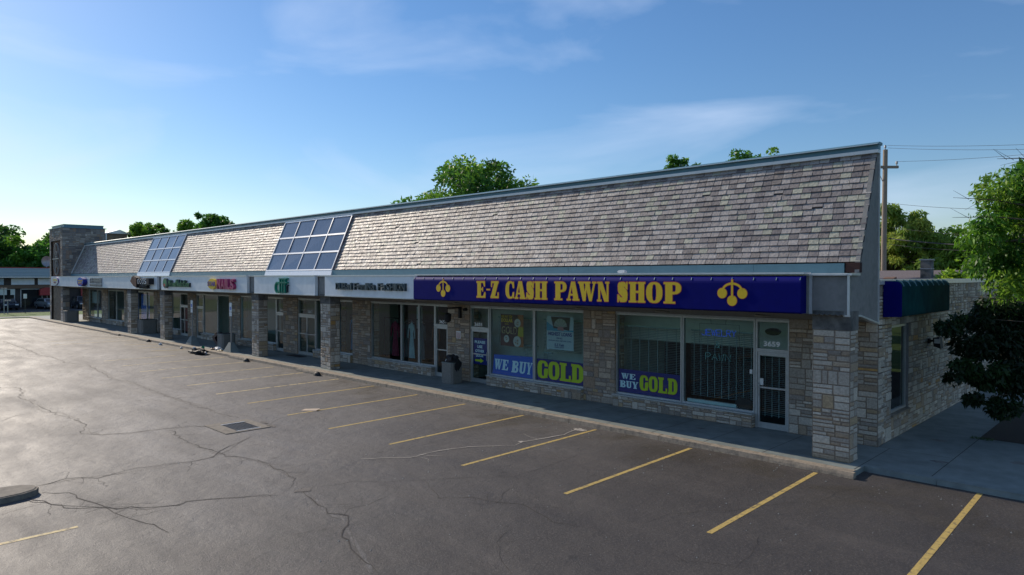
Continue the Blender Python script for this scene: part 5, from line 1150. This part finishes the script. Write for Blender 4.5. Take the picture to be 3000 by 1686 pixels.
# behind the ridge
tree('maple_tree','broad leafy maple showing above the middle of the ridge, its crown leaning left',(-33.4,30.3,0),11.0,5.0,7.0,11,nc=130,nl=44000,ls=.15,cshape=(.85,1.1,.76),clump=.2,spikes=14,low=-.4,th=.35,extra=[(-29.6,33.9,8.9,.9),(-28.9,34.6,9.2,.65),(-29.3,34.2,9.9,.4),(-28.4,35,8.8,.6),(-30.3,33.2,9.2,.8),(-31,32.4,10.2,.9),(-35.8,28,8.6,1.0),(-37,27,7.8,.9)])
BG='tree tops rising just behind the roof ridge'
tree('shade_tree','thin leafy tree top above the ridge nearer the tower, left of its denser neighbour',(-75.0,24.2,0),10.1,2.6,7.9,12,nc=36,nl=8000,ls=.2,cshape=(1.0,1.25,.62),clump=.22,spikes=5,group=BG)
tree('shade_tree','denser rounder tree top above the ridge, right of the thin one near the tower',(-71.3,28.6,0),10.6,2.9,8.6,13,nc=44,nl=12000,ls=.2,cshape=(1.0,1.2,.6),clump=.22,spikes=6,group=BG)
tree('shade_tree','small round tuft of tree top peeping over the right part of the ridge',(-21.1,35.6,0),11.0,.9,10.45,14,nc=16,nl=2600,ls=.11,cshape=(1,1,.8),clump=.4,group=BG)
tree('shade_tree','sprawling sparse sprigs of tree top over the ridge near the right end',(-18.5,38.3,0),11.5,1.15,10.95,15,nc=15,nl=2200,ls=.11,cshape=(1,1,.42),clump=.34,group=BG,extra=[(-17.0,38.6,11.5,.28)])
# woods at the left, behind the neighbouring shop
WG='tall trees standing behind the neighbouring shop'
for i,(x,y,h,cr,pal,lb) in enumerate([(-150,13,12.0,6.5,PAL_T,'large round tree at the left edge, behind the neighbouring shop'),(-158,22,13.5,7.2,PAL_D,'tallest dark tree behind the neighbouring shop, with a pointed top'),(-149,27,11.4,5.5,PAL_T,'lower bright green tree behind the neighbouring shop close to the tower'),
        (-156,34,13.0,6.5,PAL_D,'loose dark tree behind the neighbouring shop partly hidden by the stone tower'),(-150,4,12.5,6.5,PAL_D,'dark tree beyond the left edge of the neighbouring shop')]):
    tree('woodland_tree',lb,(x,y,0),h,cr,h*.52,30+i,nc=75,nl=13000,ls=.42,pal=pal,cshape=(.8,.9,.78),clump=.26,group=WG,th=.4,spikes=6 if i==1 else 2)
# right background
RG='green trees in the yard behind the building at the right'
tree('willow_tree','feathery pale green willow right of the utility pole',(-14.2,52,0),9.0,3.6,5.7,41,nc=90,nl=26000,ls=.12,pal=PAL_W,cshape=(1.0,.8,.8),clump=.17,elong=3.2,droop=.9,group=RG,spikes=7,bare=1)
tree('yard_tree','rounder bright green tree between the willow and the near tree',(-10.6,53.0,0),7.0,3.2,4.7,42,nc=80,nl=18000,ls=.15,pal=PAL_B,cshape=(1,.8,.75),clump=.26,group=RG,spikes=4)
tree('yard_tree','dark dense tree filling the gap behind the grey chimney',(-11.0,56,0),6.2,4.2,3.6,43,nc=55,nl=15000,ls=.18,pal=PAL_D,cshape=(1.2,.8,.75),clump=.28,group=RG)
tree('yard_tree','dark green tree close to the roof edge, left of the utility pole',(-17.5,56,0),8.2,3.2,4.9,44,nc=45,nl=12000,ls=.16,pal=PAL_D,clump=.27,group=RG)
tree('yard_tree','shadowed tree behind the near tree at the right edge',(-6.0,52,0),6.4,3.6,4.0,45,nc=55,nl=15000,ls=.17,pal=PAL_D,cshape=(1.1,.8,.75),clump=.27,group=RG)
tree('yard_shrub','bushy bright green shrub behind the parapet left of the near tree',(-6.1,36.5,0),5.4,2.0,3.9,46,nc=40,nl=14000,ls=.11,pal=PAL_B,cshape=(1.3,1,.55),clump=.28,group=RG,cat='shrub')
# near tree at the right edge
def far(L_,k): return [(a*k,b*k,4.26+(c-4.26)*k,r_*k) for a,b,c,r_ in L_]
up_=far([(-3.11,19.45,6.28,0.50),(-2.86,20.40,6.35,0.70),(-3.28,19.27,5.64,0.42),(-2.97,20.28,5.60,0.70),(-3.44,19.10,5.16,0.42),(-3.19,20.04,4.94,0.60),(-2.84,20.39,4.70,0.70),(-3.42,19.80,4.53,0.40),(-2.97,19.54,4.04,0.45)],1.06)
lo_=far([(-3.62,18.2,3.45,0.2),(-3.3,18.5,3.3,0.34),(-3.08,19.42,3.56,0.55),(-3.76,17.76,3.21,0.28),(-3.38,18.13,2.83,0.45),(-2.98,18.80,2.81,0.55),(-3.41,17.66,2.33,0.34),(-3.04,18.03,2.18,0.45),(-2.66,18.40,2.11,0.55),(-3.57,17.22,2.14,0.2),(-3.21,17.29,1.73,0.22),(-2.74,17.75,1.58,0.35),(-2.74,19.75,3.16,0.6)],1.11); lo_=[(a,b,c-.1,r_*.84) for a,b,c,r_ in lo_]
tree('ash_tree','nearest leafy tree at the right edge, bright green above the parapet',(-.9,22.6,SWZ),7.9,2.8,5.6,51,nc=125,nl=74000,ls=.066,pal=[(.055,.17,.016),(.085,.21,.022),(.032,.11,.014),(.12,.24,.028)],cshape=(.92,.95,.85),clump=.19,elong=2.6,droop=.7,extra=up_,th=.22,spikes=8,bare=1,low=-.6)
tree('shade_coloured_shrub','drooping leafy shrub with shade put into its leaf colour below the bright tree, hanging over the side walk',(-1.3,22.2,SWZ),3.4,1.25,1.9,52,nc=36,nl=26000,ls=.07,pal=[(.012,.035,.012),(.018,.048,.014),(.01,.026,.01)],cshape=(1,1,.85),clump=.25,elong=2.4,droop=.8,extra=lo_,th=.12,cat='shrub',low=-1)  # leaf palette darkened to stand for the building's shade on the low foliage
# bare twigs sticking out of the near tree
tw=[x for x in bpy.data.objects if x.name.startswith('ash_tree')][0]
r=random.Random(3)
for (a,b) in [((-2.6,20.6,5.95),(-4.15,19.9,6.25)),((-2.5,20.4,5.6),(-4.15,19.85,5.75)),((-2.4,20.6,7.0),(-3.3,20.2,7.15)),((-2.8,20.8,5.2),(-4.0,20.2,4.9)),((-2.7,20.8,3.6),(-4.0,20.4,3.75))]:
    mb=MB(); a=Vector(a); b=Vector(b); m_=a.lerp(b,.5)+Vector((0,0,.06)); mb.tube([tuple(a),tuple(m_),tuple(b)],[.022,.014,.004],5)
    for k in range(4):
        s_=a.lerp(b,.35+.15*k); e=s_+(b-a).normalized()*.35+Vector((r.uniform(-.1,.1),r.uniform(-.1,.1),r.choice((-1,1))*r.uniform(.12,.28))); mb.tube([tuple(s_),tuple(e)],[.008,.003],4)
    build(mb,'bare_twig',M['bark'],tw)

# tree belt across the street behind the viewer (seen only in the shop glass)
rg=random.Random(9); cl=[(x+rg.uniform(-4,4),-62+rg.uniform(-8,8),rg.uniform(2,9),rg.uniform(2.5,4.5)) for x in range(-330,60,5) for _ in range(2)]
o=leaf_mesh('tree_belt',cl,16000,1.0,PAL_T,5,None,1.2); tag(o,'continuous belt of trees across the street','trees',kind='stuff')
# ============================================================ BACKGROUND BUILDINGS
nb=thing('neighbouring_shop','low dark shop with ribbed pale blue roof band and red line beyond the tower','building',(-118,25,0))
XN=-112.0
build(MB().box(XN-16,XN,2,52,0,4.35),'wall',M['neigh_wall'],nb)
mb=MB()
for k in range(6): mb.box(XN-.2,XN+1.1+.04*(k%2),0,54,4.36+k*.19,4.36+k*.19+.17)
build(mb,'ribbed_band',M['neigh_band'],nb)
build(MB().box(XN-.3,XN+1.18,0,54,5.50,5.60),'red_top_line',M['redp'],nb); build(MB().box(XN-16,XN+1.0,1,53,5.4,5.48),'roof',M['roofing'],nb)
build(MB().box(XN-.1,XN+1.12,0,54,4.2,4.34),'lower_trim',M['trim'],nb)
for a,b in [(16.3,17.2),(18.0,20.6),(21.0,23.2),(24.2,27),(28,31),(12,15)]:
    build(MB().box(XN+.01,XN+.06,a,b,3.25,4.1),'clerestory_panel',M['fascia'] if a not in (16.3,12) else M['neigh_band'],nb)
build(MB().box(XN+.01,XN+.3,2,52,2.75,3.2),'brown_lintel',M['brickd'],nb)
for a,b in [(8,10),(10.6,13),(15.5,18.4),(19,21.5),(22,23.6),(26.3,28.3),(30,33)]:
    o=build(MB().box(XN+.02,XN+.08,a,a+.1,.2,2.7).box(XN+.02,XN+.08,b-.1,b,.2,2.7).box(XN+.02,XN+.08,a,b,2.6,2.7),'window',M['alum'],nb)
    build(MB().box(XN+.025,XN+.05,a+.1,b-.1,.2,2.6),'pane',M['darkglass'],o)
for a,b in [(16.0,17.5),(17.9,18.4)]: build(MB().box(XN+.1,XN+.14,a,b,1.9,2.65),'tan_window_sign',M['room'],nb)
o=build(MB().prism([(21.0,1.8),(23.4,1.8),(23.4,2.6),(22.8,2.85),(21.6,2.85),(21.0,2.6)],XN+.5,XN+1.3,'x'),'red_awning',M['redp'],nb)
o=build(MB().box(XN+.4,XN+.5,26.0,27.6,.6,3.3),'red_door_frame',M['redp'],nb); build(MB().box(XN+.501,XN+.52,26.2,26.9,1.7,2.9),'notice_board',M['white'],nb)
t=thing('satellite_dish','grey satellite dish on the roof of the neighbouring shop beside the tower','dish',(XN-2,22.4,5.5))
mb=MB(); mb.tube([(0,0,0),(0,0,.7)],.05,6); build(mb,'mast',M['metal_gray'],t,local=True)
mb=MB()
for j in range(3):
    for i in range(16):
        a0,a1=2*math.pi*i/16,2*math.pi*(i+1)/16; f=lambda a,q:(.25*q*q-.1,.62*q*math.cos(a),1.0+.75*q*math.sin(a)); mb.q([f(a0,j/3),f(a1,j/3),f(a1,(j+1)/3),f(a0,(j+1)/3)])
build(mb,'reflector',M['metal_gray'],t,local=True)
# cars
def car(x,y,rz,paint,label,suv=False):
    t=thing('parked_car',label,'car',(x,y,0),'cars parked at the neighbouring shop',rz)
    H=1.72 if suv else 1.45; w2=.9
    side=[(-2.25,.35),(-2.3,.75),(-2.2,.95),(-1.75,1.02),(-1.45,H-.05),(-.2,H),(.75,H-.04),(1.25,1.02),(2.1,.92),(2.28,.7),(2.25,.35)] if not suv else [(-2.3,.38),(-2.32,1.0),(-2.2,H-.1),(-1.2,H),(.55,H-.03),(1.15,1.1),(2.1,1.02),(2.3,.8),(2.28,.38)]
    mb=MB(); n=len(side)
    def ins(z): return w2-(.18 if z>1.2 else (.03 if z>.9 else 0))
    n0=len(mb.v); mb.v+=[(a,-ins(b),b) for a,b in side]+[(a,ins(b),b) for a,b in side]
    mb.f.append(tuple(range(n0,n0+n))); mb.c.append((1,1,1)); mb.f.append(tuple(range(n0+n,n0+2*n))[::-1]); mb.c.append((1,1,1))
    for i in range(n): j=(i+1)%n; mb.f.append((n0+i,n0+n+i,n0+n+j,n0+j)); mb.c.append((1,1,1))
    build(mb,'body',M[paint],t,local=True)
    mb=MB(); 
    for s_ in (-1,1): mb.q([(-1.6,s_*.86,1.06),(1.05,s_*.86,1.06),(.62,s_*.76,H-.1),(-1.35,s_*.76,H-.1)])
    mb.q([(1.22,-.72,1.08),(1.22,.72,1.08),(.80,.66,H-.08),(.80,-.66,H-.08)]); mb.q([(-2.29 if suv else -1.74,-.7,1.1),(-2.29 if suv else -1.74,.7,1.1),(-2.22 if suv else -1.5,.66,H-.14),(-2.22 if suv else -1.5,-.66,H-.14)])
    build(mb,'windows',M['darkglass'],t,local=True)
    for a in (-1.4,1.4):
        for s_ in (-1,1):
            mb=MB(); mb.tube([(a,s_*.72,.33),(a,s_*.93,.33)],.33,16); o=build(mb,'wheel',M['black'],t,local=True); build(MB().tube([(a,s_*.931,.33),(a,s_*.945,.33)],.19,12),'rim',M['metal_gray'],o,local=True)
    for s_ in (-1,1):
        build(MB().box(2.24,2.31,s_*.62-.17,s_*.62+.17,.66,.8),'headlight',M['white'],t,local=True); build(MB().box(-2.34,-2.28,s_*.68-.12,s_*.68+.12,.85,1.0),'tail_light',M['redp'],t,local=True)
car(-109.0,21.6,R(8),'carpaint2','silver grey car parked under the red awning of the neighbouring shop')
car(-107.5,25.2,R(0),'carpaint','dark blue car seen through the passage under the stone tower',True)
car(-109.2,17.0,R(4),'carpaint','dark car parked near the windows of the neighbouring shop at the left edge')
t=thing('small_post_sign','small white notice on a thin dark post on the far grass verge','sign',(-97.5,17.0,0))
build(MB().tube([(0,0,0),(0,0,2.3)],.04,6),'post',M['darkalum'],t,local=True); build(MB().box(.045,.07,-.17,.17,1.75,2.3),'plate',M['white'],t,local=True)
for i,(y,h) in enumerate([(14.9,2.9),(15.25,1.5)]):
    o=build(MB().tube([(0,0,0),(0,0,h)],.05,8).box(-.06,.12,-.3,.3,h,h+.12),'yard_lamp' if i==0 else 'bollard',M['metal_gray'],local=True); o.location=(-97,y,0); tag(o,['pale twin headed lamp post on the verge at the left edge','low post beside the lamp post at the left edge'][i],['lamp post','post'][i])
t=thing('fire_hydrant','small red fire hydrant with a white cap on the verge seen through the tower passage','hydrant',(-99,23.5,0))
build(MB().tube([(0,0,0),(0,0,.1),(0,0,.11),(0,0,.65)],[.17,.17,.12,.12],10).tube([(0,-.2,.45),(0,.2,.45)],.06,8),'barrel',M['redp'],t,local=True); build(MB().tube([(0,0,.65),(0,0,.74),(0,0,.8)],[.13,.1,.03],10),'cap',M['white'],t,local=True)
# house roof behind at the right
h=thing('rear_house','low house with a dark shingled roof behind the flat roof at the right','house',(-9.5,40,0))
mb=MB(); mb.prism([(36.2,3.55),(40.2,4.62),(44.2,3.55),(44.0,3.45),(36.4,3.45)],-19,-3.5,'x'); build(mb,'roof',M['shingle_far'],h)
build(MB().box(-18.5,-4,36.8,43.6,0,3.46),'wall',M['brickd'],h)
o=build(MB().box(-9.45,-8.98,38.7,39.2,3.9,5.1),'chimney',M['stucco_stain'],h); build(MB().box(-9.49,-8.94,38.66,39.24,5.101,5.17).box(-9.47,-8.96,38.68,39.22,4.66,4.71),'chimney_band',M['metal_gray'],o)
build(MB().prism([(37.9,4.02),(38.5,4.02),(38.45,4.28),(38.0,4.22)],-10.95,-10.45,'x'),'roof_vent',M['rust'],h)
# utility pole and wires
up=thing('utility_pole','weathered wooden utility pole with a short crossarm behind the right end of the building','utility pole',(-12.0,41.65,0))
build(MB().tube([(0,0,0),(.02,.02,6),(.05,.04,11.35)],[.15,.135,.12],12),'pole',M['wood'],up,local=True)
build(MB().hexa([(-.30,-.38,10.32),(.60,.52,10.32),(.52,.60,10.32),(-.38,-.30,10.32),(-.30,-.38,10.46),(.60,.52,10.46),(.52,.60,10.46),(-.38,-.30,10.46)]),'crossarm',M['wood'],up,local=True)
for x,y,z in [(.04,.04,11.35),(.5,.5,10.46),(-.3,-.3,10.46)]: build(MB().tube([(x,y,z),(x,y,z+.1),(x,y,z+.12),(x,y,z+.25)],[.03,.03,.07,.06],8),'insulator',M['metal_gray'],up,local=True)
build(MB().tube([(-.05,-.05,9.6),(-.28,-.28,10.3)],.02,5),'brace',M['wood'],up,local=True)
def wire(a,b,lb,r_=.012,ext=1.9,sag=.4):
    a=Vector(a); b=Vector(b); e=a+(b-a)*ext; pts=[]
    for i in range(25):
        f=i/24; p=a.lerp(e,f); p.z-=sag*4*f*(1-f)*.5; pts.append(tuple(p))
    mb=MB().tube([tuple(Vector(p)-Vector(pts[0])) for p in pts],r_,5); o=build(mb,'power_line',M['black'],local=True); o.location=pts[0]; tag(o,lb,'power line','power lines running right from the utility pole')
for a,b,r_,lb in [((-11.88,41.81,11.6),(-5.11,37.23,10.29),.008,'topmost thin power line leaving the pole top'),((-11.85,41.8,11.45),(-5.11,37.22,10.08),.008,'second thin power line just under the topmost'),((-11.5,42.15,10.7),(-5.11,37.22,9.85),.008,'power line from the right end of the crossarm'),
                  ((-11.75,41.8,8.38),(-6.36,35.93,7.45),.009,'single line at mid height of the pole against open sky'),((-11.75,41.8,6.42),(-6.45,35.81,5.85),.03,'thick black bundled cable crossing in front of the willow'),((-11.75,41.8,6.1),(-6.66,35.6,5.62),.011,'thin line just beneath the thick black cable'),((-11.75,41.8,7.05),(-6.5,35.8,6.3),.009,'pale thin line above the thick black cable')]:
    wire(a,b,lb,r_)
